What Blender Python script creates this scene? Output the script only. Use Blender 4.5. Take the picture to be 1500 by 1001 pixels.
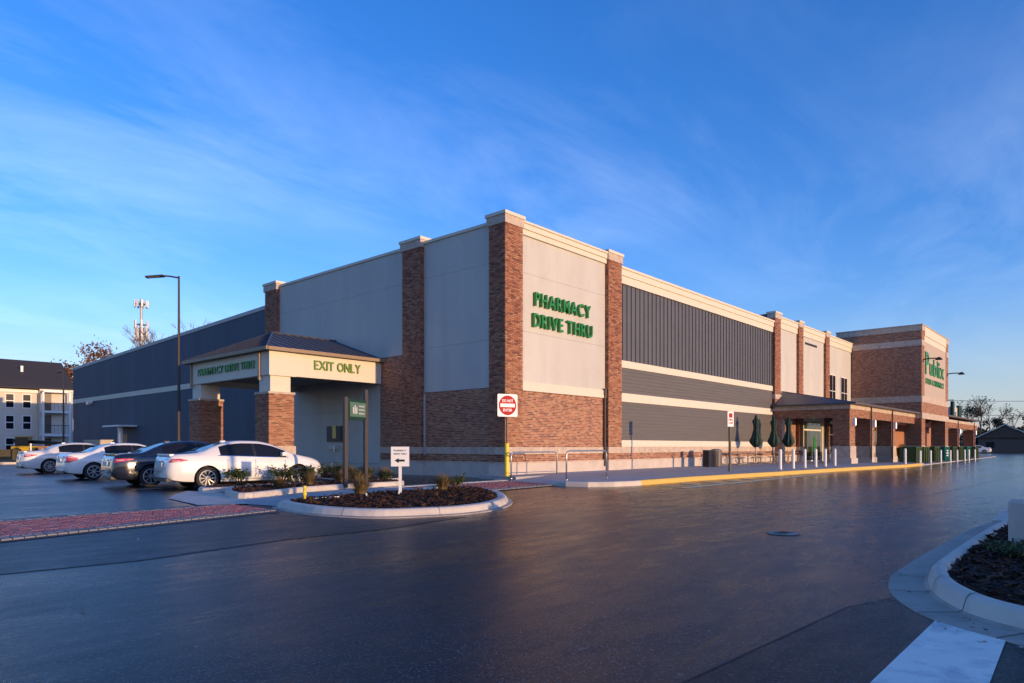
import bpy, bmesh, math, random
import numpy as np
from mathutils import Vector, Matrix
R = math.radians
random.seed(7)
for o in list(bpy.data.objects):
    bpy.data.objects.remove(o)
S = bpy.context.scene
COL = S.collection

# ------------------------------------------------------------------ camera
# building frame: +X along the shop front, +Y along the side wall, origin at the near corner
CAMX, CAMY, EYE, F = -19.984, -18.158, 1.28, 1006.0
YAW = math.atan2(896, 1006)
SN, CS = math.sin(YAW), math.cos(YAW)
cd = bpy.data.cameras.new('camera')
cam = bpy.data.objects.new('camera', cd); COL.objects.link(cam)
cam.location = (CAMX, CAMY, EYE)
fwd_ang = math.atan2(SN, CS)
cam.rotation_euler = (R(90), 0, fwd_ang - R(90))
cd.sensor_width = 36; cd.lens = 36 * F / 1500
cd.shift_x = 0.0; cd.shift_y = (654 - 500.5) / 1500
cd.clip_start = 0.1; cd.clip_end = 6000
S.camera = cam

# ------------------------------------------------------------------ sky and sun
SUN_EL, SUN_DIR = 3.6, Vector((-0.02, 1.0, 0)).normalized()      # direction the light travels
W = bpy.data.worlds.new('World'); S.world = W; W.use_nodes = True
nt = W.node_tree; nt.nodes.clear()
def N(t, **k):
    n = nt.nodes.new(t)
    for a, b in k.items(): setattr(n, a, b)
    return n
out = N('ShaderNodeOutputWorld'); bg = N('ShaderNodeBackground'); bg.inputs[1].default_value = 0.15
sky = N('ShaderNodeTexSky', sky_type='NISHITA', sun_disc=False)
sky.sun_elevation = R(SUN_EL)
sx, sy = -SUN_DIR.x, -SUN_DIR.y
sky.sun_rotation = math.atan2(sx, sy)
sky.altitude = 100; sky.air_density = 1.0; sky.dust_density = 0.35; sky.ozone_density = 2.5
hsv = N('ShaderNodeHueSaturation'); hsv.inputs['Saturation'].default_value = 1.17; hsv.inputs['Value'].default_value = 1.0
tc = N('ShaderNodeTexCoord'); sep = N('ShaderNodeSeparateXYZ')
za = N('ShaderNodeMath', operation='ADD'); za.inputs[1].default_value = 0.16
dx = N('ShaderNodeMath', operation='DIVIDE'); dy = N('ShaderNodeMath', operation='DIVIDE')
cmb = N('ShaderNodeCombineXYZ')
mp = N('ShaderNodeMapping'); mp.inputs['Scale'].default_value = (0.62, 1.25, 1); mp.inputs['Rotation'].default_value = (0, 0, R(-12))
n1 = N('ShaderNodeTexNoise'); n1.inputs['Scale'].default_value = 1.5; n1.inputs['Detail'].default_value = 9; n1.inputs['Roughness'].default_value = 0.62; n1.inputs['Distortion'].default_value = 0.6
n2 = N('ShaderNodeTexNoise'); n2.inputs['Scale'].default_value = 0.7; n2.inputs['Detail'].default_value = 3
r1 = N('ShaderNodeValToRGB'); r1.color_ramp.elements[0].position = 0.42; r1.color_ramp.elements[1].position = 0.76
r2 = N('ShaderNodeValToRGB'); r2.color_ramp.elements[0].position = 0.34; r2.color_ramp.elements[1].position = 0.60
mul = N('ShaderNodeMath', operation='MULTIPLY'); mul2 = N('ShaderNodeMath', operation='MULTIPLY'); mul2.inputs[1].default_value = 0.25
# clouds: brighter, paler copy of the sky behind them
br = N('ShaderNodeHueSaturation'); br.inputs['Saturation'].default_value = 0.42; br.inputs['Value'].default_value = 1.7
mix = N('ShaderNodeMix', data_type='RGBA')
L = nt.links.new
tint = N('ShaderNodeVectorMath', operation='MULTIPLY'); tint.inputs[1].default_value = (1.46, 1.41, 2.0)   # clear winter air: bluer than the model's default
L(sky.outputs[0], tint.inputs[0]); L(tint.outputs[0], hsv.inputs['Color']); L(tc.outputs['Generated'], sep.inputs[0])
L(sep.outputs['Z'], za.inputs[0])
L(sep.outputs['X'], dx.inputs[0]); L(za.outputs[0], dx.inputs[1]); L(sep.outputs['Y'], dy.inputs[0]); L(za.outputs[0], dy.inputs[1])
L(dx.outputs[0], cmb.inputs[0]); L(dy.outputs[0], cmb.inputs[1]); L(cmb.outputs[0], mp.inputs[0])
L(mp.outputs[0], n1.inputs['Vector']); L(cmb.outputs[0], n2.inputs['Vector'])
L(n1.outputs['Fac'], r1.inputs[0]); L(n2.outputs['Fac'], r2.inputs[0])
L(r1.outputs[0], mul.inputs[0]); L(r2.outputs[0], mul.inputs[1]); L(mul.outputs[0], mul2.inputs[0])
L(hsv.outputs[0], br.inputs['Color']); L(hsv.outputs[0], mix.inputs[6]); L(br.outputs[0], mix.inputs[7]); L(mul2.outputs[0], mix.inputs[0])
# pale haze low on the horizon, all the way round
hz = N('ShaderNodeMapRange', interpolation_type='SMOOTHSTEP'); hz.inputs[1].default_value = 0.20; hz.inputs[2].default_value = 0.0; hz.inputs[3].default_value = 0; hz.inputs[4].default_value = .6
hm = N('ShaderNodeMix', data_type='RGBA'); hm.inputs[7].default_value = (1.55, 2.0, 2.75, 1)
L(sep.outputs['Z'], hz.inputs[0]); L(hz.outputs[0], hm.inputs[0]); L(mix.outputs[2], hm.inputs[6])
L(hm.outputs[2], bg.inputs[0]); L(bg.outputs[0], out.inputs[0])

sl = bpy.data.lights.new('sun', 'SUN'); sun = bpy.data.objects.new('sun', sl); COL.objects.link(sun)
sl.energy = 2.25; sl.angle = R(0.5); sl.color = (1.0, 0.66, 0.37)
tr = Vector((SUN_DIR.x * math.cos(R(SUN_EL)), SUN_DIR.y * math.cos(R(SUN_EL)), -math.sin(R(SUN_EL))))
sun.rotation_euler = tr.to_track_quat('-Z', 'Y').to_euler()
S.view_settings.view_transform = 'Standard'; S.view_settings.look = 'None'
S.view_settings.gamma = 1; S.view_settings.use_curve_mapping = False
S.view_settings.exposure = 0.93
S.cycles.use_denoising = True
S.cycles.max_bounces = 6

# ------------------------------------------------------------------ materials
M = {}
def mat(name, col, rough=0.7, var=0.12, scale=3.0, bump=0.0, bscale=60.0, metal=0.0, spec=0.5, coat=0.0, emit=None, estr=0.0, island=None, stretch=(1, 1, 1), dirt=None):
    m = bpy.data.materials.new(name); m.use_nodes = True; M[name] = m
    t = m.node_tree; b = t.nodes['Principled BSDF']; l = t.links.new
    b.inputs['Roughness'].default_value = rough; b.inputs['Metallic'].default_value = metal
    b.inputs['Specular IOR Level'].default_value = spec; b.inputs['Coat Weight'].default_value = coat; b.inputs['Coat Roughness'].default_value = 0.04
    c = (*col, 1)
    co = t.nodes.new('ShaderNodeTexCoord'); mpn = t.nodes.new('ShaderNodeMapping'); mpn.inputs['Scale'].default_value = stretch
    l(co.outputs['Object'], mpn.inputs[0])
    nz = t.nodes.new('ShaderNodeTexNoise'); nz.inputs['Scale'].default_value = scale; nz.inputs['Detail'].default_value = 6; nz.inputs['Roughness'].default_value = .6
    l(mpn.outputs[0], nz.inputs['Vector'])
    if island:
        g = t.nodes.new('ShaderNodeNewGeometry'); rp = t.nodes.new('ShaderNodeValToRGB'); rp.color_ramp.interpolation = 'CONSTANT'
        e = rp.color_ramp.elements
        while len(e) < len(island): e.new(0.5)
        for i, (p, cc) in enumerate(island):
            e[i].position = p; e[i].color = (*cc, 1)
        l(g.outputs['Random Per Island'], rp.inputs[0]); src = rp.outputs[0]
    else:
        rg = t.nodes.new('ShaderNodeRGB'); rg.outputs[0].default_value = c; src = rg.outputs[0]
    rr = t.nodes.new('ShaderNodeMapRange'); rr.inputs[1].default_value = .25; rr.inputs[2].default_value = .75
    rr.inputs[3].default_value = 1 - var; rr.inputs[4].default_value = 1 + var
    l(nz.outputs['Fac'], rr.inputs[0])
    vm = t.nodes.new('ShaderNodeVectorMath'); vm.operation = 'SCALE'; l(src, vm.inputs[0]); l(rr.outputs[0], vm.inputs['Scale'])
    cur = vm.outputs[0]
    if dirt:
        dn = t.nodes.new('ShaderNodeTexNoise'); dn.inputs['Scale'].default_value = dirt[1]; dn.inputs['Detail'].default_value = 8; dn.inputs['Roughness'].default_value = .7
        l(co.outputs['Object'], dn.inputs['Vector'])
        dr = t.nodes.new('ShaderNodeMapRange'); dr.inputs[1].default_value = .5; dr.inputs[2].default_value = .72; dr.inputs[4].default_value = dirt[2]
        l(dn.outputs['Fac'], dr.inputs[0])
        dm = t.nodes.new('ShaderNodeMix'); dm.data_type = 'RGBA'; l(dr.outputs[0], dm.inputs[0]); l(cur, dm.inputs[6]); dm.inputs[7].default_value = (*dirt[0], 1)
        cur = dm.outputs[2]
    l(cur, b.inputs['Base Color'])
    if bump:
        bn = t.nodes.new('ShaderNodeTexNoise'); bn.inputs['Scale'].default_value = bscale; bn.inputs['Detail'].default_value = 4
        l(co.outputs['Object'], bn.inputs['Vector'])
        bp = t.nodes.new('ShaderNodeBump'); bp.inputs['Strength'].default_value = bump; bp.inputs['Distance'].default_value = 0.01
        l(bn.outputs['Fac'], bp.inputs['Height']); l(bp.outputs[0], b.inputs['Normal'])
    if emit:
        b.inputs['Emission Color'].default_value = (*emit, 1); b.inputs['Emission Strength'].default_value = estr
    return m
BR = [(0, (.37, .155, .085)), (.22, (.31, .125, .07)), (.42, (.40, .185, .105)), (.60, (.275, .105, .06)), (.75, (.17, .07, .048)), (.84, (.43, .23, .135)), (.92, (.22, .088, .055))]
mat('brick', (.3, .13, .08), .85, .18, 9, .3, 90, island=BR)
mat('mortar', (.48, .40, .33), .95, .1, 20)
mat('cast_stone', (.54, .43, .335), .85, .22, 4, .4, 50, dirt=((.30, .24, .20), 2.5, .5))
mat('cream_trim', (.70, .64, .51), .75, .07, 2, dirt=((.5, .44, .34), 2.0, .3))
mat('stucco', (.545, .525, .475), .9, .09, 1.1, .3, 120, stretch=(1, 1, .12), dirt=((.44, .41, .35), .8, .35))
mat('navy_wall', (.052, .075, .11), .7, .2, .8, .15, 80, stretch=(1, 1, .1))
mat('rib_metal', (.105, .105, .115), .5, .08, 1.0)
mat('siding', (.125, .112, .10), .6, .12, 2.0, stretch=(.3, 1, 6))
mat('concrete', (.62, .55, .47), .85, .14, 1.3, .35, 70, dirt=((.25, .22, .20), 1.2, .55))
mat('gutter', (.46, .39, .32), .85, .2, 1.6, .35, 60, dirt=((.20, .15, .12), 1.4, .6))
mat('sidewalk', (.42, .395, .37), .75, .12, 1.0, .3, 60, dirt=((.24, .22, .21), .9, .4))
mat('base_concrete', (.56, .48, .41), .85, .12, 2, .2, 40)
mat('yellow_paint', (.74, .47, .10), .6, .12, 3, .15, 40, dirt=((.4, .27, .08), 3, .5))
mat('yellow_plastic', (.85, .62, .03), .4, .04)
mat('roof_metal', (.075, .075, .085), .42, .1, 2)
mat('soffit', (.30, .29, .27), .8)
mat('bronze', (.10, .065, .05), .45, .1)
mat('fascia_trim', (.30, .21, .13), .55, .08)
mat('green_letter', (.018, .22, .035), .4, .05)
mat('dark_green', (.004, .034, .022), .7, .15, 5)
mat('teal_green', (.0, .16, .10), .6, .12, 5)
mat('olive_green', (.05, .085, .015), .7, .25, 6)
mat('white_paint', (.78, .77, .74), .5, .05, 4)
mat('sign_white', (.80, .80, .80), .45, .02)
mat('sign_red', (.42, .006, .012), .7, .03)
mat('black', (.012, .012, .014), .5)
mat('dark_metal', (.03, .028, .028), .4, .1)
mat('steel', (.55, .54, .52), .35, .05, metal=.9)
mat('pole_brown', (.05, .035, .03), .45, .1)
mat('galv', (.50, .48, .45), .5, .1, metal=.3)
mat('glass_dark', (.010, .012, .018), .06, 0, spec=.4)
mat('door_glass', (.03, .045, .035), .05, 0, spec=.8)
mat('notice', (.90, .62, .16), .6)
mat('paint_line', (.62, .60, .57), .6, .2, 10, dirt=((.08, .08, .09), 6, .7))
mat('hatch_paint', (.88, .72, .40), .8, .15, 6, dirt=((.2, .16, .12), 5, .4))
mat('crosswalk_white', (.90, .85, .75), .6, .10, 3, .3, 90, dirt=((.30, .29, .36), 2.2, .8))
mat('paver_red', (.42, .06, .05), .7, .12, 5, .3, 50, island=[(0, (.40, .115, .105)), (.3, (.46, .15, .135)), (.6, (.33, .09, .085)), (.85, (.42, .18, .16))], dirt=((.16, .09, .09), 1.3, .5))
mat('paver_grey', (.3, .28, .27), .75, .15, 5, .3, 50, island=[(0, (.22, .21, .21)), (.4, (.27, .255, .25)), (.75, (.17, .165, .165))])
mat('paver_joint', (.10, .09, .085), .9)
mat('mulch', (.035, .018, .012), .95, .4, 14, 1.0, 40)
mat('mulch_chip', (.05, .02, .012), .9, .2, 14, island=[(0, (.045, .02, .012)), (.35, (.075, .03, .016)), (.6, (.025, .013, .01)), (.85, (.10, .045, .025))])
mat('leaf_green', (.06, .09, .02), .6, .1, island=[(0, (.05, .085, .02)), (.35, (.09, .12, .025)), (.6, (.03, .055, .015)), (.8, (.16, .17, .04)), (.93, (.18, .07, .03))])
mat('grass_tan', (.2, .13, .05), .8, .1, island=[(0, (.20, .13, .055)), (.3, (.12, .10, .035)), (.55, (.26, .17, .07)), (.75, (.07, .08, .025)), (.9, (.20, .08, .03))])
mat('leaf_rust', (.2, .08, .03), .8, .1, island=[(0, (.17, .06, .025)), (.4, (.10, .045, .02)), (.7, (.24, .10, .035))])
mat('leaf_dark', (.02, .03, .012), .8, .1, island=[(0, (.018, .03, .012)), (.5, (.035, .04, .02)), (.8, (.05, .045, .025))])
mat('bark', (.10, .07, .055), .95, .2)
mat('bark_pale', (.20, .15, .12), .95, .2)
mat('shade_hedge_leaf', (.03, .05, .02), .8, .2)
mat('shingle', (.045, .04, .042), .9, .25, 8, .4, 20)
mat('siding_white', (.62, .56, .47), .7, .05, 2)
mat('siding_tan', (.50, .44, .35), .7, .05, 2)
mat('gr_soil', (.10, .08, .04), .95, .35, .5, .5, 10)
mat('grass_green', (.06, .07, .02), .95, .3, 4, .6, 30)
mat('tyre', (.018, .018, .018), .8, .1)
mat('rim', (.34, .34, .35), .4, .02, metal=.3)
mat('car_white', (.80, .77, .73), .28, .01, coat=.9)
mat('car_white_cool', (.80, .80, .78), .28, .01, coat=.9)
mat('car_black', (.012, .016, .028), .18, .01, coat=1.0)
mat('car_silver', (.70, .71, .70), .28, .01, coat=.9)
mat('car_trim', (.02, .02, .022), .5)
mat('tail_red', (.50, .01, .012), .12, .02, coat=1.0)
mat('lens_clear', (.65, .62, .60), .12, .02, coat=1.0)
mat('plate', (.62, .66, .70), .5, .1, 30)
mat('chrome', (.75, .75, .76), .12, 0, metal=1)
mat('cat_yellow', (.65, .38, .02), .5, .1)
mat('lamp_glow', (.8, .8, .75), .4, 0, emit=(1, .86, .66), estr=1.2)
mat('green_glow', (.05, .4, .12), .4, 0, emit=(.12, .7, .22), estr=.35)
mat('sign_glass', (.09, .17, .11), .4, .25, 9)
mat('table_metal', (.40, .31, .23), .5, .1)
mat('hdpe', (.22, .18, .15), .5, .1)

def asphalt(name, base, rough0, rough1, patchy=1.0):
    m = bpy.data.materials.new(name); m.use_nodes = True; M[name] = m
    t = m.node_tree; b = t.nodes['Principled BSDF']; l = t.links.new
    co = t.nodes.new('ShaderNodeTexCoord')
    mpn = t.nodes.new('ShaderNodeMapping'); mpn.inputs['Rotation'].default_value = (0, 0, R(-8)); mpn.inputs['Scale'].default_value = (.55, 1.5, 1)
    l(co.outputs['Object'], mpn.inputs[0])
    big = t.nodes.new('ShaderNodeTexNoise'); big.inputs['Scale'].default_value = .28; big.inputs['Detail'].default_value = 7; big.inputs['Roughness'].default_value = .62; big.inputs['Distortion'].default_value = .5
    l(mpn.outputs[0], big.inputs['Vector'])
    fine = t.nodes.new('ShaderNodeTexNoise'); fine.inputs['Scale'].default_value = 90; fine.inputs['Detail'].default_value = 3; l(co.outputs['Object'], fine.inputs['Vector'])
    vor = t.nodes.new('ShaderNodeTexVoronoi'); vor.inputs['Scale'].default_value = 75; l(co.outputs['Object'], vor.inputs['Vector'])
    mid = t.nodes.new('ShaderNodeTexNoise'); mid.inputs['Scale'].default_value = 2.2; mid.inputs['Detail'].default_value = 9; mid.inputs['Roughness'].default_value = .75; l(mpn.outputs[0], mid.inputs['Vector'])
    mr = t.nodes.new('ShaderNodeMapRange'); mr.inputs[1].default_value = .3; mr.inputs[2].default_value = .7; mr.inputs[3].default_value = rough0; mr.inputs[4].default_value = rough1
    l(big.outputs['Fac'], mr.inputs[0])
    sx_ = t.nodes.new('ShaderNodeSeparateXYZ'); l(co.outputs['Object'], sx_.inputs[0])          # damp stretch further down the lane
    ad = t.nodes.new('ShaderNodeMath'); ad.operation = 'MULTIPLY_ADD'; l(big.outputs['Fac'], ad.inputs[0]); ad.inputs[1].default_value = 26; l(sx_.outputs['X'], ad.inputs[2])
    wt = t.nodes.new('ShaderNodeMapRange'); wt.interpolation_type = 'SMOOTHSTEP'; wt.inputs[1].default_value = -4; wt.inputs[2].default_value = 32; wt.inputs[3].default_value = 1; wt.inputs[4].default_value = .50; l(ad.outputs[0], wt.inputs[0])
    rm = t.nodes.new('ShaderNodeMath'); rm.operation = 'MULTIPLY'; rv = t.nodes.new('ShaderNodeMapRange'); rv.inputs[1].default_value = .35; rv.inputs[2].default_value = .68; rv.inputs[3].default_value = -.07; rv.inputs[4].default_value = .09; l(mid.outputs['Fac'], rv.inputs[0]); ra = t.nodes.new('ShaderNodeMath'); l(mr.outputs[0], ra.inputs[0]); l(rv.outputs[0], ra.inputs[1]); l(ra.outputs[0], rm.inputs[0]); l(wt.outputs[0], rm.inputs[1]); l(rm.outputs[0], b.inputs['Roughness'])
    m1 = t.nodes.new('ShaderNodeMapRange'); m1.inputs[1].default_value = .3; m1.inputs[2].default_value = .7; m1.inputs[3].default_value = 1 - .28 * patchy; m1.inputs[4].default_value = 1 + .35 * patchy
    l(big.outputs['Fac'], m1.inputs[0])
    m2 = t.nodes.new('ShaderNodeMapRange'); m2.inputs[1].default_value = .3; m2.inputs[2].default_value = .75; m2.inputs[3].default_value = .45; m2.inputs[4].default_value = 2.1
    l(fine.outputs['Fac'], m2.inputs[0])
    mm = t.nodes.new('ShaderNodeMath'); mm.operation = 'MULTIPLY'; l(m1.outputs[0], mm.inputs[0]); l(m2.outputs[0], mm.inputs[1])
    m3 = t.nodes.new('ShaderNodeMapRange'); m3.inputs[1].default_value = .35; m3.inputs[2].default_value = .68; m3.inputs[3].default_value = .62; m3.inputs[4].default_value = 1.6
    l(mid.outputs['Fac'], m3.inputs[0]); mm2 = t.nodes.new('ShaderNodeMath'); mm2.operation = 'MULTIPLY'; l(mm.outputs[0], mm2.inputs[0]); l(m3.outputs[0], mm2.inputs[1])
    vm = t.nodes.new('ShaderNodeVectorMath'); vm.operation = 'SCALE'; vm.inputs[0].default_value = base
    vs_ = t.nodes.new('ShaderNodeTexVoronoi'); vs_.inputs['Scale'].default_value = 85; l(co.outputs['Object'], vs_.inputs['Vector'])      # pale stones in the mix
    cs = t.nodes.new('ShaderNodeSeparateColor'); l(vs_.outputs['Color'], cs.inputs[0])
    st = t.nodes.new('ShaderNodeMapRange'); st.inputs[1].default_value = .80; st.inputs[2].default_value = 1; st.inputs[3].default_value = 1; st.inputs[4].default_value = 8; l(cs.outputs[0], st.inputs[0])
    mm3 = t.nodes.new('ShaderNodeMath'); mm3.operation = 'MULTIPLY'; l(mm2.outputs[0], mm3.inputs[0]); l(st.outputs[0], mm3.inputs[1])
    l(mm3.outputs[0], vm.inputs['Scale']); l(vm.outputs[0], b.inputs['Base Color'])
    bp = t.nodes.new('ShaderNodeBump'); bp.inputs['Strength'].default_value = .40; bp.inputs['Distance'].default_value = .0035
    fb = t.nodes.new('ShaderNodeTexNoise'); fb.inputs['Scale'].default_value = 55; fb.inputs['Detail'].default_value = 5; fb.inputs['Roughness'].default_value = .8; l(co.outputs['Object'], fb.inputs['Vector'])
    hs = t.nodes.new('ShaderNodeMath'); hs.operation = 'MULTIPLY_ADD'; l(fb.outputs['Fac'], hs.inputs[0]); hs.inputs[1].default_value = 1.6; l(vor.outputs['Distance'], hs.inputs[2])
    l(hs.outputs[0], bp.inputs['Height']); l(bp.outputs[0], b.inputs['Normal'])
    sw = t.nodes.new('ShaderNodeMapRange'); sw.inputs[1].default_value = 1; sw.inputs[2].default_value = .5; sw.inputs[3].default_value = .16; sw.inputs[4].default_value = .60; l(wt.outputs[0], sw.inputs[0]); l(sw.outputs[0], b.inputs['Specular IOR Level'])
    return m
asphalt('asphalt', (.0125, .0115, .012), .21, .40)
asphalt('asphalt_new', (.0095, .009, .0095), .34, .46, .6)

# ------------------------------------------------------------------ helpers
class MB:
    def __init__(s): s.v = []; s.f = []
    def add(s, vs, fs):
        n = len(s.v); s.v += [tuple(p) for p in vs]; s.f += [tuple(i + n for i in f) for f in fs]; return s
    def box(s, x0, x1, y0, y1, z0, z1):
        return s.add([(x0, y0, z0), (x1, y0, z0), (x1, y1, z0), (x0, y1, z0), (x0, y0, z1), (x1, y0, z1), (x1, y1, z1), (x0, y1, z1)],
                     [(0, 3, 2, 1), (4, 5, 6, 7), (0, 1, 5, 4), (1, 2, 6, 5), (2, 3, 7, 6), (3, 0, 4, 7)])
    def hexa(s, p):
        return s.add(p, [(0, 3, 2, 1), (4, 5, 6, 7), (0, 1, 5, 4), (1, 2, 6, 5), (2, 3, 7, 6), (3, 0, 4, 7)])
    def prism(s, poly, z0, z1):
        n = len(poly); return s.add([(x, y, z0) for x, y in poly] + [(x, y, z1) for x, y in poly],
            [tuple(range(n - 1, -1, -1)), tuple(range(n, 2 * n))] + [(i, (i + 1) % n, n + (i + 1) % n, n + i) for i in range(n)])
    def tube(s, pts, r, seg=8, cap=True):
        pts = [Vector(p) for p in pts]; rr = r if isinstance(r, (list, tuple)) else [r] * len(pts)
        vs = []; fs = []; prev = None
        for i, p in enumerate(pts):
            d = (pts[min(i + 1, len(pts) - 1)] - pts[max(i - 1, 0)]).normalized()
            if prev is None:
                a = Vector((0, 0, 1)) if abs(d.z) < .9 else Vector((1, 0, 0)); u = d.cross(a).normalized()
            else: u = (prev - d * prev.dot(d)).normalized()
            prev = u; w = d.cross(u)
            for k in range(seg):
                t = 2 * math.pi * k / seg; vs.append(p + (u * math.cos(t) + w * math.sin(t)) * rr[i])
        for i in range(len(pts) - 1):
            for k in range(seg): fs.append((i * seg + k, i * seg + (k + 1) % seg, (i + 1) * seg + (k + 1) % seg, (i + 1) * seg + k))
        if cap: fs.append(tuple(range(seg - 1, -1, -1))); fs.append(tuple((len(pts) - 1) * seg + k for k in range(seg)))
        return s.add(vs, fs)
    def cyl(s, x, y, z0, z1, r, seg=16, r2=None): return s.tube([(x, y, z0), (x, y, z1)], [r, r if r2 is None else r2], seg)
    def lathe(s, prof, c=(0, 0, 0), seg=24, axis='z'):
        vs = []; n = len(prof)
        for k in range(seg):
            t = 2 * math.pi * k / seg
            for r, h in prof:
                a, b = r * math.cos(t), r * math.sin(t)
                vs.append((c[0] + a, c[1] + b, c[2] + h) if axis == 'z' else (c[0] + a, c[1] + h, c[2] + b))
        fs = [(k * n + i, ((k + 1) % seg) * n + i, ((k + 1) % seg) * n + i + 1, k * n + i + 1) for k in range(seg) for i in range(n - 1)]
        return s.add(vs, fs)
    def build(s, name, m, parent=None, smooth=False, kind=None, loc=None):
        me = bpy.data.meshes.new(name); me.from_pydata(s.v, [], s.f); me.update()
        me.materials.append(M[m] if isinstance(m, str) else m)
        if smooth: me.polygons.foreach_set('use_smooth', [True] * len(me.polygons))
        o = bpy.data.objects.new(name, me); COL.objects.link(o)
        if parent: o.parent = parent
        if loc: o.location = loc
        if kind: o['kind'] = kind
        return o
def bx(name, m, x0, x1, y0, y1, z0, z1, parent=None, kind=None, bev=0):
    o = MB().box(x0, x1, y0, y1, z0, z1).build(name, m, parent, kind=kind)
    if bev: bevel(o, bev)
    return o
def bevel(o, w=.01, seg=2):
    b = bmesh.new(); b.from_mesh(o.data); bmesh.ops.bevel(b, geom=b.edges[:], offset=w, segments=seg, affect='EDGES', profile=.6); b.to_mesh(o.data); b.free(); return o
def fixn(o):
    b = bmesh.new(); b.from_mesh(o.data); bmesh.ops.recalc_face_normals(b, faces=b.faces[:]); b.to_mesh(o.data); b.free(); return o
def thing(name, label, cat, loc=(0, 0, 0), rz=0, group=None):
    o = bpy.data.objects.new(name, None); COL.objects.link(o); o.location = loc; o.rotation_euler = (0, 0, rz)
    o['label'] = label; o['category'] = cat
    if group: o['group'] = group
    return o
def tag(o, label, cat, group=None):
    o['label'] = label; o['category'] = cat
    if group: o['group'] = group
    return o
def dup(root, loc, rz=None, label=None):
    r = root.copy(); COL.objects.link(r); r.location = loc
    if rz is not None: r.rotation_euler = (0, 0, rz)
    if label: r['label'] = label
    for ch in list(root.children):
        c = ch.copy(); COL.objects.link(c); c.parent = r
        for g in list(ch.children):
            d = g.copy(); COL.objects.link(d); d.parent = c
    return r
def at(px, d, off=(0, 0)):     # ground point at depth d metres along the view, at bearing of column px of a 1500 px wide photo
    l = (px - 750) / F * d; return (CAMX + SN * l + CS * d, CAMY - CS * l + SN * d)
def onY(px, Y):
    k = (px - 750) / F; ex, ey = SN * k + CS, -CS * k + SN; d = (Y - CAMY) / ey; return CAMX + ex * d, d
def smooth_poly(pts, n=6):
    out = []; m = len(pts)
    for i in range(m):
        p0, p1, p2, p3 = [Vector((*pts[(i + k) % m], 0)) for k in (-1, 0, 1, 2)]
        for k in range(n):
            t = k / n
            q = .5 * ((2 * p1) + (p2 - p0) * t + (2 * p0 - 5 * p1 + 4 * p2 - p3) * t * t + (3 * p1 - p0 - 3 * p2 + p3) * t ** 3)
            out.append((q.x, q.y))
    return out
def area(p): return .5 * sum(p[i][0] * p[(i + 1) % len(p)][1] - p[(i + 1) % len(p)][0] * p[i][1] for i in range(len(p)))
def inset(poly, d):
    n = len(poly); out = []
    for i in range(n):
        a, b, c = Vector(poly[i - 1]), Vector(poly[i]), Vector(poly[(i + 1) % n])
        n1 = (b - a).normalized(); n2 = (c - b).normalized()
        m1 = Vector((-n1.y, n1.x)); m2 = Vector((-n2.y, n2.x)); mm = (m1 + m2)
        if mm.length < 1e-6: mm = m1
        mm.normalize(); k = max(.5, mm.dot(m1)); q = b + mm * (d / k); out.append((q.x, q.y))
    return out
def inpoly(x, y, p):
    c = False; j = len(p) - 1
    for i in range(len(p)):
        if (p[i][1] > y) != (p[j][1] > y) and x < (p[j][0] - p[i][0]) * (y - p[i][1]) / (p[j][1] - p[i][1]) + p[i][0]: c = not c
        j = i
    return c
def sheet(name, m, poly, z, kind='structure', parent=None):
    o = MB().add([(x, y, z) for x, y in poly], [tuple(range(len(poly)))]).build(name, m, parent); fixn(o)
    if kind: o['kind'] = kind
    if o.data.polygons[0].normal.z < 0: o.data.flip_normals()
    return o

# ------------------------------------------------------------------ ground
sheet('ground', 'gr_soil', [(-1500, -1500), (2500, -1500), (2500, 2500), (-1500, 2500)], -.05)
sheet('asphalt_lot', 'asphalt', [(-170, -150), (140, -150), (140, 0.1), (90, .1), (90, 70), (30, 70), (-2, 41), (-40, 41), (-170, 41)], 0)
sheet('asphalt_patch', 'asphalt_new', [(-18.6, -9.75), (-17.05, -9.95), (-15, -9.6), (-13.4, -9.65), (-11.2, -9.25), (-12.5, -8.65), (-13.0, -7.1), (-13.3, -6.1), (-14.6, -6.25), (-16.84, -6.95), (-19.5, -7.5), (-21, -9.9)], .004)
sheet('asphalt_patch', 'asphalt_new', [(-17.4, -16.34), (-16.6, -16.38), (-14.14, -16.52), (-13.3, -16.78), (-14.4, -17.45), (-14.6, -19), (-18, -19), (-17.7, -16.5)], .004)
# seam lips where the newer asphalt meets the old
def seam(pts, w=.035):
    l_ = []; r_ = []
    for i, p in enumerate(pts):
        a = Vector(pts[max(i - 1, 0)]); b = Vector(pts[min(i + 1, len(pts) - 1)]); d = (b - a).normalized(); nn = Vector((-d.y, d.x)) * w / 2
        l_.append((p[0] + nn.x, p[1] + nn.y)); r_.append((p[0] - nn.x, p[1] - nn.y))
    return sheet('asphalt_seam', 'black', l_ + r_[::-1], .008)
seam([(-17.4, -16.34), (-16.6, -16.38), (-14.14, -16.52), (-13.3, -16.78)], .010)
seam([(-14.8, -13.02), (-12.23, -12.95), (-9.48, -13.1), (-4.8, -13.75), (1, -14.4), (30, -15.0)], .012)
seam([(-8.2, -8.3), (-3, -9.6), (8, -12.2), (40, -12.6)], .012)
seam([(-21, -9.9), (-18.6, -9.75), (-17.05, -9.95), (-15, -9.6), (-13.4, -9.65), (-11.2, -9.25)], .016)

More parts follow.
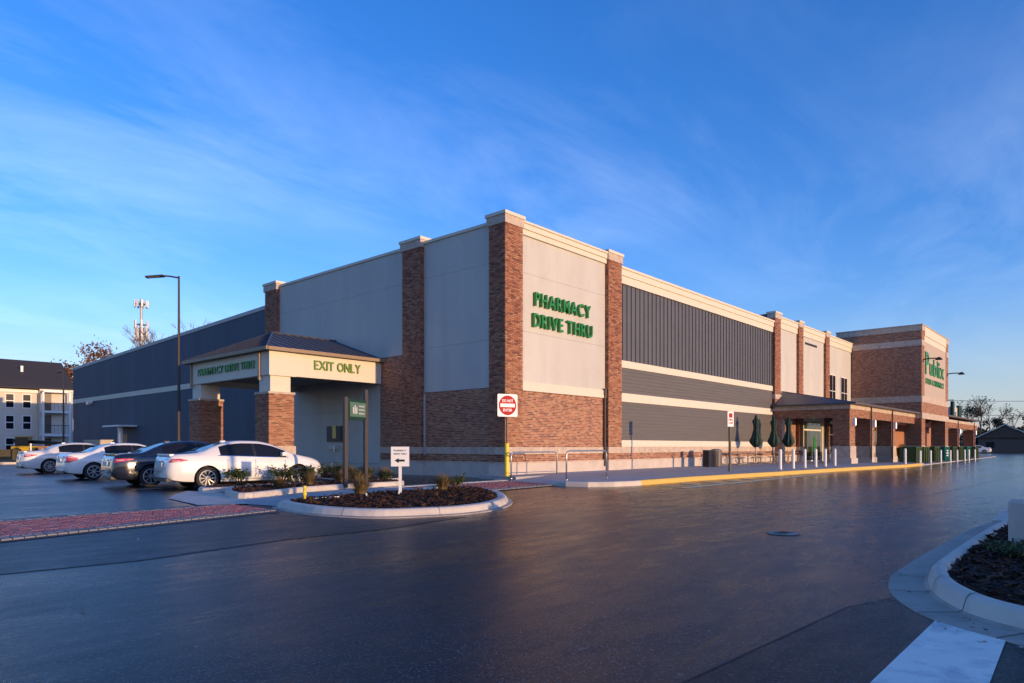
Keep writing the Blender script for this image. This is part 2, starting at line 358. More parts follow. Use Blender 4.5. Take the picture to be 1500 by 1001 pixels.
def kerb_ring(name, outer, prof, m='concrete', gut=0, parent=None):
    """closed kerb swept round the polygon; profile = (inset, height) from the road edge inwards"""
    if area(outer) < 0: outer = outer[::-1]
    rings = [inset(outer, d) for d, z in prof]; n = len(outer); b = MB(); vs = []
    for (d, z), rg in zip(prof, rings): vs += [(x, y, z) for x, y in rg]
    fs = [(k * n + i, k * n + (i + 1) % n, (k + 1) * n + (i + 1) % n, (k + 1) * n + i) for k in range(len(prof) - 1) for i in range(n)]
    o = b.add(vs, fs).build(name, m, parent); o['kind'] = 'structure'
    o.data.materials.append(M['gutter'])
    for k in range(gut):
        for i in range(n): o.data.polygons[k * n + i].material_index = 1
    step = max(1, int(3.2 / max(.05, sum((Vector(outer[i]) - Vector(outer[i - 1])).length for i in range(n)) / n)))
    for i in range(2, n, step):
        jb = MB(); jv = []
        for (d, z), rg in zip(prof, rings):
            a_ = Vector(rg[i]); dr_ = (Vector(rg[(i + 1) % n]) - a_).normalized() * .005; jv += [(a_.x - dr_.x, a_.y - dr_.y, z + .004), (a_.x + dr_.x, a_.y + dr_.y, z + .004)]
        jb.add(jv, [(2 * q, 2 * q + 1, 2 * q + 3, 2 * q + 2) for q in range(len(prof) - 1)]).build('kerb_joint', 'paver_joint', o)
    return o, rings[-1]
KP = [(0, .0), (.005, .012), (.26, .028), (.30, .10), (.34, .145), (.38, .158), (.52, .155), (.55, .13), (.56, .06)]
KPn = [(0, .0), (.005, .02), (.10, .03), (.13, .11), (.16, .145), (.20, .155), (.32, .155), (.35, .13), (.36, .05)]
def mulch_bed(poly, z, n_chips, seed=1, mound=.05):
    if area(poly) < 0: poly = poly[::-1]
    xs = [p[0] for p in poly]; ys = [p[1] for p in poly]; rnd = random.Random(seed)
    b = bmesh.new(); vs = [b.verts.new((x, y, z)) for x, y in poly]; b.faces.new(vs)
    bmesh.ops.triangulate(b, faces=b.faces[:])
    for _ in range(4): bmesh.ops.subdivide_edges(b, edges=[e for e in b.edges if e.calc_length() > .22], cuts=1, use_grid_fill=False); bmesh.ops.triangulate(b, faces=b.faces[:])
    for v in b.verts:
        if not v.is_boundary:
            v.co.z += mound * rnd.uniform(.2, 1.0)
    me = bpy.data.meshes.new('mulch_bed'); b.to_mesh(me); b.free(); me.materials.append(M['mulch'])
    o = bpy.data.objects.new('mulch_bed', me); COL.objects.link(o); o['kind'] = 'structure'
    mb = MB(); c = 0
    while c < n_chips:
        x = rnd.uniform(min(xs), max(xs)); y = rnd.uniform(min(ys), max(ys))
        if not inpoly(x, y, poly): continue
        c += 1; a = rnd.uniform(0, 6.28); l = rnd.uniform(.015, .055); w = rnd.uniform(.005, .014); h = z + rnd.uniform(.02, mound + .045); t = rnd.uniform(-.5, .5) * l
        ux, uy = math.cos(a) * l, math.sin(a) * l; px, py = -math.sin(a) * w, math.cos(a) * w
        mb.add([(x - ux - px, y - uy - py, h - t), (x + ux - px, y + uy - py, h + t), (x + ux + px, y + uy + py, h + t), (x - ux + px, y - uy + py, h - t), (x - ux, y - uy, h - t - .02), (x + ux, y + uy, h + t - .02)],
               [(0, 1, 2, 3), (0, 4, 5, 1), (3, 2, 5, 4)])
    mb.build('mulch_chips', 'mulch_chip', kind='stuff')
    return o
# island C: the rounded island with the arrow sign
ISL_C = smooth_poly([(-12.4, -4.75), (-12.85, -5.6), (-12.95, -7.1), (-12.55, -8.25), (-11.8, -8.75), (-10.95, -8.98), (-9.8, -8.75), (-8.45, -7.9), (-7.1, -6.45), (-6.2, -4.9), (-6.5, -4.1), (-8.2, -4.05), (-10.4, -4.1)], 5)
k, inner = kerb_ring('island_kerb', ISL_C, KPn, gut=2)
mulch_bed(inner, .10, 5000, 3)
# bed B: narrow planting bed beside the path, bed A: strip along the parked car running back under the canopy columns
BED_B = smooth_poly([(-12.0, -2.2), (-11.0, -1.95), (-9.5, -1.15), (-7.6, -.75), (-6.0, -.75), (-5.3, -.2), (-5.5, .75), (-7.0, .8), (-9.4, .55), (-11.2, .0)], 4)
k, inner = kerb_ring('island_kerb', BED_B, [(0, .0), (.0, .12), (.03, .15), (.13, .155), (.16, .13), (.17, .05)])
mulch_bed(inner, .10, 2500, 4)
BED_A = smooth_poly([(-11.5, .35), (-11.2, 1.35), (-8.8, 1.5), (-6.9, 1.6), (-6.35, 3), (-6.3, 6.5), (-6.0, 9.6), (-4.15, 9.6), (-4.0, 6), (-4.05, 3), (-4.3, 1.1), (-5.8, .95), (-9.4, .78)], 4)
k, inner = kerb_ring('island_kerb', BED_A, [(0, .0), (.0, .12), (.03, .15), (.13, .155), (.16, .13), (.17, .05)])
mulch_bed(inner, .10, 3500, 5)
# concrete flare where the beds come to a point beside the crosswalk
sheet('concrete_ramp', 'concrete', [(-13.1, -.9), (-13.45, -3.3), (-12.55, -3.8), (-12.0, -2.3), (-11.3, .2), (-11.6, 1.6), (-12.3, .6)], .02)
# walkway through the island
sheet('walkway', 'sidewalk', [(-12.6, -3.8), (-12.4, -4.75), (-10.4, -4.05), (-8.2, -4.0), (-6.5, -4.05), (-6.3, -1.4), (-6.9, -.9), (-9.6, -1.3), (-11.1, -2.1), (-12.0, -2.35)], .012)
# right island
ISL_R = smooth_poly([(-12.1, -16.43), (-12.66, -16.48), (-13.25, -16.62), (-13.75, -16.83), (-14.15, -17.1), (-14.42, -17.45), (-14.62, -17.95), (-14.7, -19), (-14.7, -22), (-5.2, -22), (-4.6, -19), (-4.9, -17.2), (-5.8, -16.58), (-7.3, -16.42), (-10, -16.40)], 5)
k, inner = kerb_ring('island_kerb', ISL_R, [(0, .0), (.004, .012), (.29, .020), (.32, .035), (.335, .09), (.35, .135), (.375, .160), (.41, .168), (.455, .16), (.475, .13), (.48, .05)], gut=3)
mulch_bed(inner, .095, 9000, 6, .03)
# concrete island further down the lane
FI = [(-4.2, -16.35), (-2.4, -16.25), (1.5, -16.3), (3.5, -16.6), (3.5, -19), (-3.8, -19), (-4.6, -17.0)]
MB().prism([(-5.9, -16.50), (-4.4, -16.42), (-.3, -16.40), (2, -16.5), (2, -18), (-4.6, -18), (-5.6, -16.9)], 0, .03).build('concrete_island', 'concrete', kind='structure')
# painted stop bar, bottom right
sheet('crosswalk_stripe', 'crosswalk_white', [(-14.02, -17.13), (-14.42, -17.58), (-15.5, -17.62), (-17.2, -17.68), (-17.2, -17.22), (-15.92, -17.14)][::1], .010)

# parking bay lines and hatched no-parking zone
def line(p, q, w=.1, z=.006, m='paint_line'):
    a, b = Vector(p), Vector(q); d = (b - a).normalized(); nn = Vector((-d.y, d.x)) * w / 2
    return sheet('painted_line', m, [tuple(a + nn), tuple(b + nn), tuple(b - nn), tuple(a - nn)], z)
for y in (3.9, 6.7, 9.5, 12.3, 15.1, 17.9, 20.7, 23.5, 26.3): line((-12.2, y - .25), (-7.2, y))
line((.1, -6.75), (-.9, -8.05), .12, .006, 'hatch_paint'); line((-.9, -8.1), (14, -7.9), .32, .006, 'hatch_paint')
for i in range(8): line((1.6 + i * 1.6, -6.7 - i * .03), (.7 + i * 1.6, -8.0), .22, .0105, 'hatch_paint')
for i in range(4): line((18 + i * 7, -9.6 - i * .2), (23 + i * 7, -9.9 - i * .2), .08)

# ------------------------------------------------------------------ crosswalks of pavers
def paver_field(parent, a, b, c, d, edge_parts, wp=.10, lp=.20, bord=.38, z=.012):
    """quad a-b (far edge) d-c (near edge): red herring field with soldier borders of grey pavers"""
    a, b, c, d = map(Vector, (a, b, c, d))
    Ln = ((b - a).length + (c - d).length) / 2; Wd = ((d - a).length + (c - b).length) / 2
    def P(u, v): return (a * (1 - u) + b * u) * (1 - v) + (d * (1 - u) + c * u) * v
    def blk(mb, u0, u1, v0, v1, h):
        q = [P(u0, v0), P(u1, v0), P(u1, v1), P(u0, v1)]
        cx = sum((p for p in q), Vector((0, 0))) / 4; q2 = [cx + (p - cx) * .95 for p in q]
        mb.add([(p.x, p.y, z) for p in q] + [(p.x, p.y, h) for p in q2], [(4, 5, 6, 7) if (q[1] - q[0]).cross(q[2] - q[1]) > 0 else (7, 6, 5, 4), (0, 1, 5, 4), (1, 2, 6, 5), (2, 3, 7, 6), (3, 0, 4, 7)])
    red = MB(); bv = bord / Wd; rows = int((Wd - 2 * bord) / wp); cols = int(Ln / lp); rnd = random.Random(3)
    for r in range(rows):
        v0 = bv + (1 - 2 * bv) * r / rows; v1 = bv + (1 - 2 * bv) * (r + 1) / rows; s = .5 * (r % 2)
        for k in range(cols + 1):
            u0 = max(0, (k - s) / cols); u1 = min(1, (k + 1 - s) / cols)
            if u1 - u0 < .2 / cols: continue
            e = .04; blk(red, u0 + e / cols, u1 - e / cols, v0 + .04 / rows, v1 - .04 / rows, z + .016 + rnd.uniform(0, .005))
    red.build('red_pavers', 'paver_red', parent, kind='stuff')
    nb = int(Ln / .14)
    grey = MB()
    for side in (0, 1):
        for half in (0, 1):
            for k in range(nb):
                v0 = (bv * half / 2) if side == 0 else 1 - bv * (half + 1) / 2; v1 = v0 + bv / 2
                h = z + .018 + rnd.uniform(0, .005); args = ((k + .04) / nb, (k + .96) / nb, v0 + .01, v1 - .003, h)
                if edge_parts and side == 1:
                    mb = MB(); blk(mb, *args); mb.build('paver', 'paver_grey', parent)
                else: blk(grey, *args)
    grey.build('grey_pavers', 'paver_grey', parent, kind='stuff')
g1 = bpy.data.objects.new('crosswalk', None); COL.objects.link(g1); g1['kind'] = 'structure'
sheet('paver_bed', 'paver_joint', [(-19.6, -3.95), (-13.05, -3.25), (-12.5, -4.9), (-13.1, -6.05), (-19.9, -7.6)], .011, None, g1)
paver_field(g1, (-19.5, -4.05), (-12.9, -3.6), (-13.0, -5.75), (-19.8, -7.5), True, z=.013)
g2 = bpy.data.objects.new('crosswalk', None); COL.objects.link(g2); g2['kind'] = 'structure'
sheet('paver_bed', 'paver_joint', [(-6.4, -1.5), (-1.3, -1.2), (-2.4, -4.5), (-6.2, -4.9)], .013, None, g2)
paver_field(g2, (-6.3, -1.75), (-1.5, -1.45), (-2.35, -4.35), (-6.1, -4.75), False, z=.015)
MB().prism([(-6.75, -1.05), (-6.45, -1.5), (-1.1, -1.15), (-.75, -.35), (-.95, -.3), (-1.3, -.85)], 0, .03).build('flush_kerb', 'concrete', kind='structure')

# ------------------------------------------------------------------ front sidewalk
KE = [(-2.45, -4.25), (-2.5, -4.9), (-2.3, -5.6), (-1.6, -6.1), (-.7, -6.3), (3.2, -6.28), (6.8, -6.5), (10.5, -6.8), (15, -7.05), (19.7, -7.35), (23.7, -7.75), (27.7, -8.2), (32, -8.15), (33, -8.1)]
SWALK = KE + [(33, .19), (.21, .19), (.21, .8), (-.55, .9), (-.75, -.3), (-.9, -1.35), (.9, -1.45), (.9, -4.1)]
MB().prism([(x, y) for x, y in SWALK[:]], -.02, .148).build('sidewalk', 'sidewalk', kind='structure')
MB().prism([(33, -8.1), (47, -7.7), (62, -7.2), (82, -6.5), (82, .19), (33, .19)], -.02, .06).build('sidewalk', 'sidewalk', kind='structure')
# ramp between the railings
MB().hexa([(-2.35, -4.1, -.01), (.9, -4.1, -.01), (.9, -1.45, -.01), (-1.45, -1.45, -.01), (-2.35, -4.1, .022), (.902, -4.1, .147), (.902, -1.45, .147), (-1.45, -1.45, .022)]).build('ramp', 'sidewalk', kind='structure')
def strip_kerb(pts, w, h, m, name):
    n = len(pts); b = MB(); vs = []
    for i, p in enumerate(pts):
        a = Vector(pts[max(i - 1, 0)]); c = Vector(pts[min(i + 1, n - 1)]); d = (c - a).normalized(); nn = Vector((-d.y, d.x))
        for off, z in ((-.03, 0), (-.028, h * .75), (0, h), (w, h), (w, 0)): vs.append((p[0] + nn.x * off, p[1] + nn.y * off, z))
    fs = [(i * 5 + k, (i + 1) * 5 + k, (i + 1) * 5 + k + 1, i * 5 + k + 1) for i in range(n - 1) for k in range(4)] + [(0, 1, 2, 3, 4), tuple((n - 1) * 5 + k for k in (4, 3, 2, 1, 0))]
    o = b.add(vs, fs).build(name, m, kind='structure'); return fixn(o)
strip_kerb(KE[:5] + [(-.7, -6.3), (-.3, -6.3)], .16, .156, 'concrete', 'kerb')
YK = [(-.3, -6.3), (3.2, -6.28), (6.8, -6.5), (10.5, -6.8), (15, -7.05), (19.7, -7.35), (23.7, -7.75), (27.7, -8.2), (32, -8.15)]
strip_kerb(YK, .17, .160, 'yellow_paint', 'yellow_kerb')
# joints in the sidewalk
for x in range(3, 33, 3): sheet('sidewalk_joint', 'paver_joint', [(x, -.25), (x + .025, -.25), (x + .025, -5.9 - x * .045), (x, -5.9 - x * .045)], .1505)
sheet('sidewalk_joint', 'paver_joint', [(1, -3.0), (32.5, -3.0), (32.5, -3.03), (1, -3.03)], .151)
# far-left kerb and grass verge
MB().prism([(-60, 41.0), (-.5, 41.0), (-.5, 41.4), (-60, 41.4)], 0, .15).build('kerb', 'concrete', kind='structure')
sheet('grass_verge', 'grass_green', [(-70, 41.4), (-.5, 41.4), (-.5, 49), (-70, 49)], .10)
# manhole / drain cover
mh = thing('drain_cover', 'round iron drain cover set in the asphalt in the middle of the drive lane', 'drain cover', (-9.87, -14.45, 0), R(-12))
MB().lathe([(0, .0), (.23, .0), (.23, .010), (0, .010)], seg=28).build('frame', 'dark_metal', mh)
g = MB()
MB().lathe([(0, .010), (.19, .010), (.19, .018), (0, .018)], seg=28).build('cover', 'sidewalk', mh)
for k in range(5): bx('bar', 'dark_metal', -.13 + k * .06, -.12 + k * .06, -.1, .1, .018, .024, mh)
exec_parts = None

# ------------------------------------------------------------------ supermarket
ST = thing('supermarket_building', 'long brick and stucco supermarket with dark metal panels and square brick tower', 'supermarket', (0, 0, 0))
def bricks(axis, c, a0, a1, z0, z1, out=-1, name='brickwork', soldier=False, parent=None, backing=True):
    """bricks laid in courses on the plane axis=c between a0..a1, facing direction out"""
    parent = parent or ST
    bl, bh, g, dp = (.203, .0565, .0125, .010) if not soldier else (.0575, .203, .010, .014)
    vs = []; fs = []
    rows = max(1, round((z1 - z0) / (bh + g))); rh = (z1 - z0) / rows; n = max(1, round((a1 - a0) / (bl + g))); w = (a1 - a0) / n
    rnd = random.Random(int(c * 100 + a0 * 37 + z0 * 11) & 0xffff)
    for r in range(rows):
        sft = 0 if soldier else (r % 2) * .5
        for k in range(n + (1 if sft else 0)):
            p0 = a0 + (k - sft) * w; p1 = p0 + w
            p0 = max(p0, a0); p1 = min(p1, a1)
            if p1 - p0 < .02: continue
            p0 += g / 2 if p0 > a0 else 0; p1 -= g / 2 if p1 < a1 else 0
            q0 = z0 + r * rh + g / 2; q1 = z0 + (r + 1) * rh - g / 2
            f = c + out * (rnd.uniform(-.002, .002)); bk = c - out * dp; i = len(vs)
            for dd in (bk, f):
                for (pp, zz) in ((p0, q0), (p1, q0), (p1, q1), (p0, q1)):
                    vs.append((pp, dd, zz) if axis == 'Y' else (dd, pp, zz))
            fs += [(i + 4, i + 5, i + 6, i + 7), (i, i + 1, i + 5, i + 4), (i + 1, i + 2, i + 6, i + 5), (i + 2, i + 3, i + 7, i + 6), (i + 3, i, i + 4, i + 7)]
    mb = MB(); mb.v = vs; mb.f = fs
    o = mb.build(name, 'cast_stone' if soldier else 'brick', parent, kind='stuff'); fixn_fast(o, axis, out)
    if backing:
        b0, b1 = sorted((c - out * .008, c - out * .04))
        if axis == 'Y': bx('mortar_bed', 'mortar', a0 + .004, a1 - .004, b0, b1, z0 + .003, z1 - .003, parent)
        else: bx('mortar_bed', 'mortar', b0, b1, a0 + .004, a1 - .004, z0 + .003, z1 - .003, parent)
    return o
def fixn_fast(o, axis, out):
    n = o.data.polygons[0].normal; v = n.y if axis == 'Y' else n.x
    if v * out < 0: o.data.flip_normals()
def stones(axis, c, a0, a1, z0, z1, out=-1, w=.6, dp=.05, name='stone', m='cast_stone', parent=None):
    """a course of separate cast stone blocks"""
    n = max(1, round((a1 - a0) / w)); s = (a1 - a0) / n
    for k in range(n):
        p0, p1 = a0 + k * s + .004, a0 + (k + 1) * s - .004; f0, f1 = sorted((c, c - out * (dp + .1)))
        bx(name, m, *((p0, p1, f0, f1) if axis == 'Y' else (f0, f1, p0, p1)), z0 + .002, z1 - .002, parent or ST)
# main masses behind the facing
bx('roof_deck', 'shingle', .6, 82, .6, 18, 8.2, 8.3, ST)
wd = MB(); wd.hexa([(.55, 18, 0), (82, 18, 0), (82, 53.3, 0), (.55, 53.3, 0), (.55, 18, 8.3), (82, 18, 8.3), (82, 53.3, 7.9), (.55, 53.3, 7.9)]).build('rear_block', 'navy_wall', ST)
bx('wall', 'stucco', .55, 82, .5, 18, -.02, 8.19, ST)

# --- pier builder (two visible faces: -Y and -X)
def pier(x0, x1, y0, y1, ztop=10.57, faces='YX', zb=.65, mid=None, cap=.47, z_caps=None):
    """brick pier with faces at x0 (facing -X) and y0 (facing -Y)"""
    zc = ztop - cap
    e = .012
    bx('pier_core', 'mortar', x0 + .04, x1 - .04, y0 + .04, y1 - .0, -.02, zc, ST)
    rng = [(.65, .95), (1.25, zc)] if mid is None else [(.65, .95), (1.25, mid), (mid + .33, zc)]
    for a, b in rng:
        if 'Y' in faces: bricks('Y', y0, x0 + e, x1 - e if 'E' in faces else x1, a, b, -1, backing=False)
        if 'X' in faces: bricks('X', x0, y0 + e, y1, a, b, -1, backing=False)
        if 'E' in faces: bricks('X', x1, y0 + e, y1, a, b, 1, backing=False)
    bx('base', 'base_concrete', x0 - .03, x1 + .03, y0 - .03, y1, -.02, .585, ST)
    bx('ledge_stone', 'cast_stone', x0 - .05, x1 + .05, y0 - .05, y1, .587, .65, ST)
    bx('band_stone', 'cast_stone', x0 - .03, x1 + .03, y0 - .03, y1, .951, 1.25, ST)
    if mid: bx('band_stone', 'cast_stone', x0 - .03, x1 + .03, y0 - .03, y1, mid, mid + .33, ST)
    bx('cap_stone', 'cast_stone', x0 - .04, x1 + .04, y0 - .04, y1 + .1, zc, ztop - .13, ST)
    bx('coping', 'cream_trim', x0 - .08, x1 + .08, y0 - .08, y1 + .15, ztop - .128, ztop, ST)
# corner pier
pier(0, 1.07, 0, .89)
# front pier 2, left-face piers
pier(7.25, 8.41, 0, .55)
pier(-.0, .55, 5.06, 6.33)
pier(-.0, .55, 17.35, 18.62)
D = .20   # wall recess behind pier faces
# --- front section 1: stucco with PHARMACY DRIVE THRU
def stucco_panels(axis, c, a0, a1, z0, z1, na, zs, m='stucco', out=-1):
    zz = [z0] + [z for z in zs if z0 < z < z1] + [z1]; s = (a1 - a0) / na; g = .0035
    for i in range(na):
        for k in range(len(zz) - 1):
            p0, p1 = a0 + i * s + g, a0 + (i + 1) * s - g; q0, q1 = zz[k] + g, zz[k + 1] - g
            bx('stucco_panel' if m == 'stucco' else 'wall_panel', m, *((p0, p1, c, c + .2) if axis == 'Y' else (c, c + .2, p0, p1)), q0, q1, ST)
stucco_panels('Y', D, 1.07, 7.25, 3.93, 9.92, 1, [6.0, 8.4])
bx('cornice_lower', 'cream_trim', 1.07, 7.25, D - .10, D + .3, 9.92, 10.14, ST)
bx('cornice_upper', 'cream_trim', 1.07, 7.25, D - .16, D + .3, 10.142, 10.36, ST)
bx('coping', 'cream_trim', 1.07, 7.25, D - .22, D + .35, 10.362, 10.45, ST)
bx('sill_band', 'cream_trim', 1.075, 7.245, D - .07, D + .2, 3.56, 3.928, ST)
def base_run(x0, x1, y=D):
    bx('base', 'base_concrete', x0 + .03, x1 - .03, y - .06, y + .3, -.02, .585, ST)
    bx('ledge_stone', 'cast_stone', x0 + .05, x1 - .05, y - .08, y + .3, .587, .65, ST)
    stones('Y', y - .03, x0 + .03, x1 - .03, .951, 1.25, -1, .6)
bricks('Y', D, 1.07, 7.25, 1.25, 3.55); bricks('Y', D, 1.07, 7.25, .65, .95); base_run(1.07, 7.25)
# downspout on the wall joint
ds = MB(); ds.box(7.06, 7.16, D - .12, D - .03, .35, 3.9).box(7.03, 7.19, D - .15, D - .0, 3.7, 4.0); ds.build('downspout', 'bronze', ST)
# --- front section 2: ribbed metal panels over lap siding
x0, x1 = 8.41, 27.95
n = 48; s = (x1 - x0) / n
for i in range(n):
    a = x0 + i * s
    MB().hexa([(a + .004, D + .02, 5.49), (a + s - .004, D + .02, 5.49), (a + s - .004, D + .1, 5.49), (a + .004, D + .1, 5.49), (a + .004, D + .02, 9.24), (a + s - .004, D + .02, 9.24), (a + s - .004, D + .1, 9.24), (a + .004, D + .1, 9.24)]).box(a + s - .045, a + s - .005, D - .025, D + .025, 5.49, 9.24).build('metal_panel', 'rib_metal', ST)
bx('cornice_lower', 'cream_trim', x0, x1, D - .08, D + .3, 9.245, 9.62, ST)
bx('cornice_upper', 'cream_trim', x0, x1, D - .14, D + .3, 9.622, 9.92, ST)
bx('coping', 'cream_trim', x0, x1, D - .20, D + .35, 9.922, 10.04, ST)
bx('trim_board', 'cream_trim', x0, x1, D - .05, D + .2, 5.14, 5.488, ST)
bx('trim_board', 'cream_trim', x0, x1, D - .05, D + .2, 3.47, 3.89, ST)
bx('trim_board', 'cream_trim', x0, x1, D - .05, D + .2, 1.255, 1.58, ST)
for (a, b) in ((1.58, 3.47), (3.89, 5.14)):
    nr = round((b - a) / .178); h = (b - a) / nr
    for k in range(nr):
        z = a + k * h
        MB().add([(x0, D - .012, z), (x1, D - .012, z), (x1, D + .012, z + h), (x0, D + .012, z + h), (x0, D + .06, z), (x1, D + .06, z)], [(0, 1, 2, 3), (0, 4, 5, 1)]).build('siding_board', 'siding', ST)
bricks('Y', D, x0, x1, .65, .95); base_run(x0, x1)
# --- front section 3: taller stucco with piers, x 28 .. 46.6
for a, b in ((28.0, 29.1), (32.75, 33.7), (39.0, 39.95)): pier(a, b, 0, .45, 10.72, mid=4.6)
# pier mid bands step; panels
bx('parapet_return', 'navy_wall', 28.02, 28.3, .46, 6, 9.9, 10.6, ST)  # shade of this side face is put into its navy colour
for a, b in ((29.1, 32.75), (33.7, 39.0), (39.95, 46.55)):
    stucco_panels('Y', D, a, b, 4.3, 9.7, 2, [])
    bx('cornice_lower', 'cream_trim', a, b, D - .08, D + .3, 9.702, 10.1, ST)
    bx('cornice_upper', 'cream_trim', a, b, D - .14, D + .3, 10.102, 10.42, ST)
    bx('coping', 'cream_trim', a, b, D - .20, D + .35, 10.422, 10.52, ST)
bx('lettering_bar', 'dark_metal', 34.6, 37.3, D - .03, D + .02, 9.15, 9.32, ST)  # plain dark bar in place of small dark lettering
# upper windows
def window(x0, x1, z0, z1, y, nx=2, nz=2, fm='white_paint', gm='glass_dark', name='window'):
    f = bx(name, fm, x0 - .08, x1 + .08, y - .05, y - .012, z0 - .08, z1 + .08, ST)
    bx('pane', gm, x0, x1, y - .062, y - .053, z0, z1, f)
    for i in range(1, nx): a = x0 + (x1 - x0) * i / nx; bx('muntin', fm, a - .025, a + .025, y - .08, y - .064, z0, z1, f)
    for i in range(1, nz): a = z0 + (z1 - z0) * i / nz; bx('muntin', fm, x0, x1, y - .082, y - .066, a - .025, a + .025, f)
window(40.3, 41.9, 4.6, 7.25, D, 2, 2); window(43.5, 45.2, 4.6, 7.25, D, 2, 2)
# --- ground-floor shopfront beneath the long canopy
bricks('Y', D + .02, 29.1, 33.6, 1.25, 4.3); bricks('Y', D + .02, 29.1, 33.6, .65, .95); base_run(29.1, 33.6, D + .02)
bx('entrance_surround', 'cream_trim', 33.6, 34.05, D - .12, D + .3, .06, 3.3, ST); bx('entrance_surround', 'cream_trim', 38.3, 38.8, D - .12, D + .3, .06, 3.3, ST)
bx('entrance_header', 'cream_trim', 33.6, 38.8, D - .14, D + .3, 3.3, 3.95, ST)
en = bx('sliding_door', 'white_paint', 34.05, 38.3, D - .02, D + .05, .06, 3.3, ST)
for i in range(4):
    a = 34.15 + i * 1.03; bx('door_glass', 'door_glass', a, a + .93, D - .045, D - .022, .2, 2.5, en)
    bx('transom_pane', 'door_glass', a, a + .93, D - .045, D - .022, 2.62, 3.2, en)
bx('door_sticker', 'green_letter', 36.4, 36.9, D - .06, D - .047, .6, 2.0, en)
bx('exit_light', 'green_glow', 35.9, 36.3, D - .22, D - .142, 3.5, 3.75, ST)
bricks('Y', D + .02, 38.8, 40.3, .65, 4.3)
window(40.45, 42.1, .9, 3.6, D + .03, 2, 2, 'fascia_trim')
bricks('Y', D + .02, 42.2, 57.0, .65, 4.3)
for a in (44.5, 50, 53): window(a, a + 1.9, 1.0, 3.4, D + .03, 2, 1, 'fascia_trim', 'door_glass')
bx('wall', 'brick', 57.0, 82, D, .5, 0, 5.6, ST)
bx('coping', 'cream_trim', 58.8, 82, D - .05, .6, 5.6, 5.75, ST)
# --- tower
TX0, TX1, TY = 46.6, 58.4, -5.37
bx('tower_core', 'mortar', TX0 + .03, TX1 - .03, TY + .03, 1.4, 4.15, 11.3, ST)
bricks('X', TX0, TY + .012, .19, 4.15, 5.05); bricks('X', TX0, TY + .012, .19, 5.6, 9.85)
bricks('X', TX0, TY + .012, 1.4, 10.36, 11.12)
bx('band_stone', 'cast_stone', TX0 - .04, TX0 + .1, TY - .0, 1.4, 9.85, 10.36, ST)
bx('cap_stone', 'cast_stone', TX0 - .06, TX0 + .3, TY - .06, 1.45, 11.12, 11.58, ST)
bx('coping', 'cast_stone', TX0 - .1, TX1 + .1, TY - .1, 1.5, 11.582, 11.66, ST)
bx('band_stone', 'cast_stone', TX0 - .04, TX0 + .1, TY, .19, 5.05, 5.6, ST)
for a, b in ((TX0, TX0 + 1.1), (TX1 - 1.15, TX1)):
    for z0, z1 in ((5.6, 9.85), (10.36, 11.12)): bricks('Y', TY, a + .0, b, z0, z1)
    bx('band_stone', 'cast_stone', a - .03 if a == TX0 else a, b, TY - .04, TY + .1, 9.852, 10.36, ST)
    bx('cap_stone', 'cast_stone', a + .31 if a == TX0 else a, b, TY - .06, TY + .3, 11.12, 11.58, ST)
stucco_panels('Y', TY + .15, TX0 + 1.1, TX1 - 1.15, 5.6, 10.3, 3, [7.9])
bx('cornice_lower', 'cream_trim', TX0 + 1.1, TX1 - 1.15, TY + .02, TY + .5, 10.3, 10.8, ST)
bx('cornice_upper', 'cream_trim', TX0 + 1.1, TX1 - 1.15, TY - .04, TY + .5, 10.802, 11.58, ST)
bx('band_stone', 'cast_stone', TX0, TX1, TY - .045, TY + .3, 5.05, 5.6, ST)
bricks('Y', TY, TX0, TX1, 4.15, 5.05)
bx('band_stone', 'cast_stone', TX0, TX1, TY - .04, TY + .3, 3.65, 4.15, ST)
bx('band_stone', 'cast_stone', TX0 - .03, TX0 + .1, TY + .31, .19, 3.65, 4.15, ST)
# tower legs
for a, b in ((TX0, TX0 + 1.4), (TX1 - 1.5, TX1)):
    bx('pier_core', 'mortar', a + .03, b - .03, TY + .03, TY + 1.2, 0, 3.64, ST)
    bricks('Y', TY, a, b, 1.35, 3.64, backing=False); bricks('X', a, TY + .012, TY + 1.2, 1.35, 3.64, backing=False)
    bx('pier_base', 'cast_stone', a - .06, b + .06, TY - .06, TY + 1.26, 0, 1.3, ST)
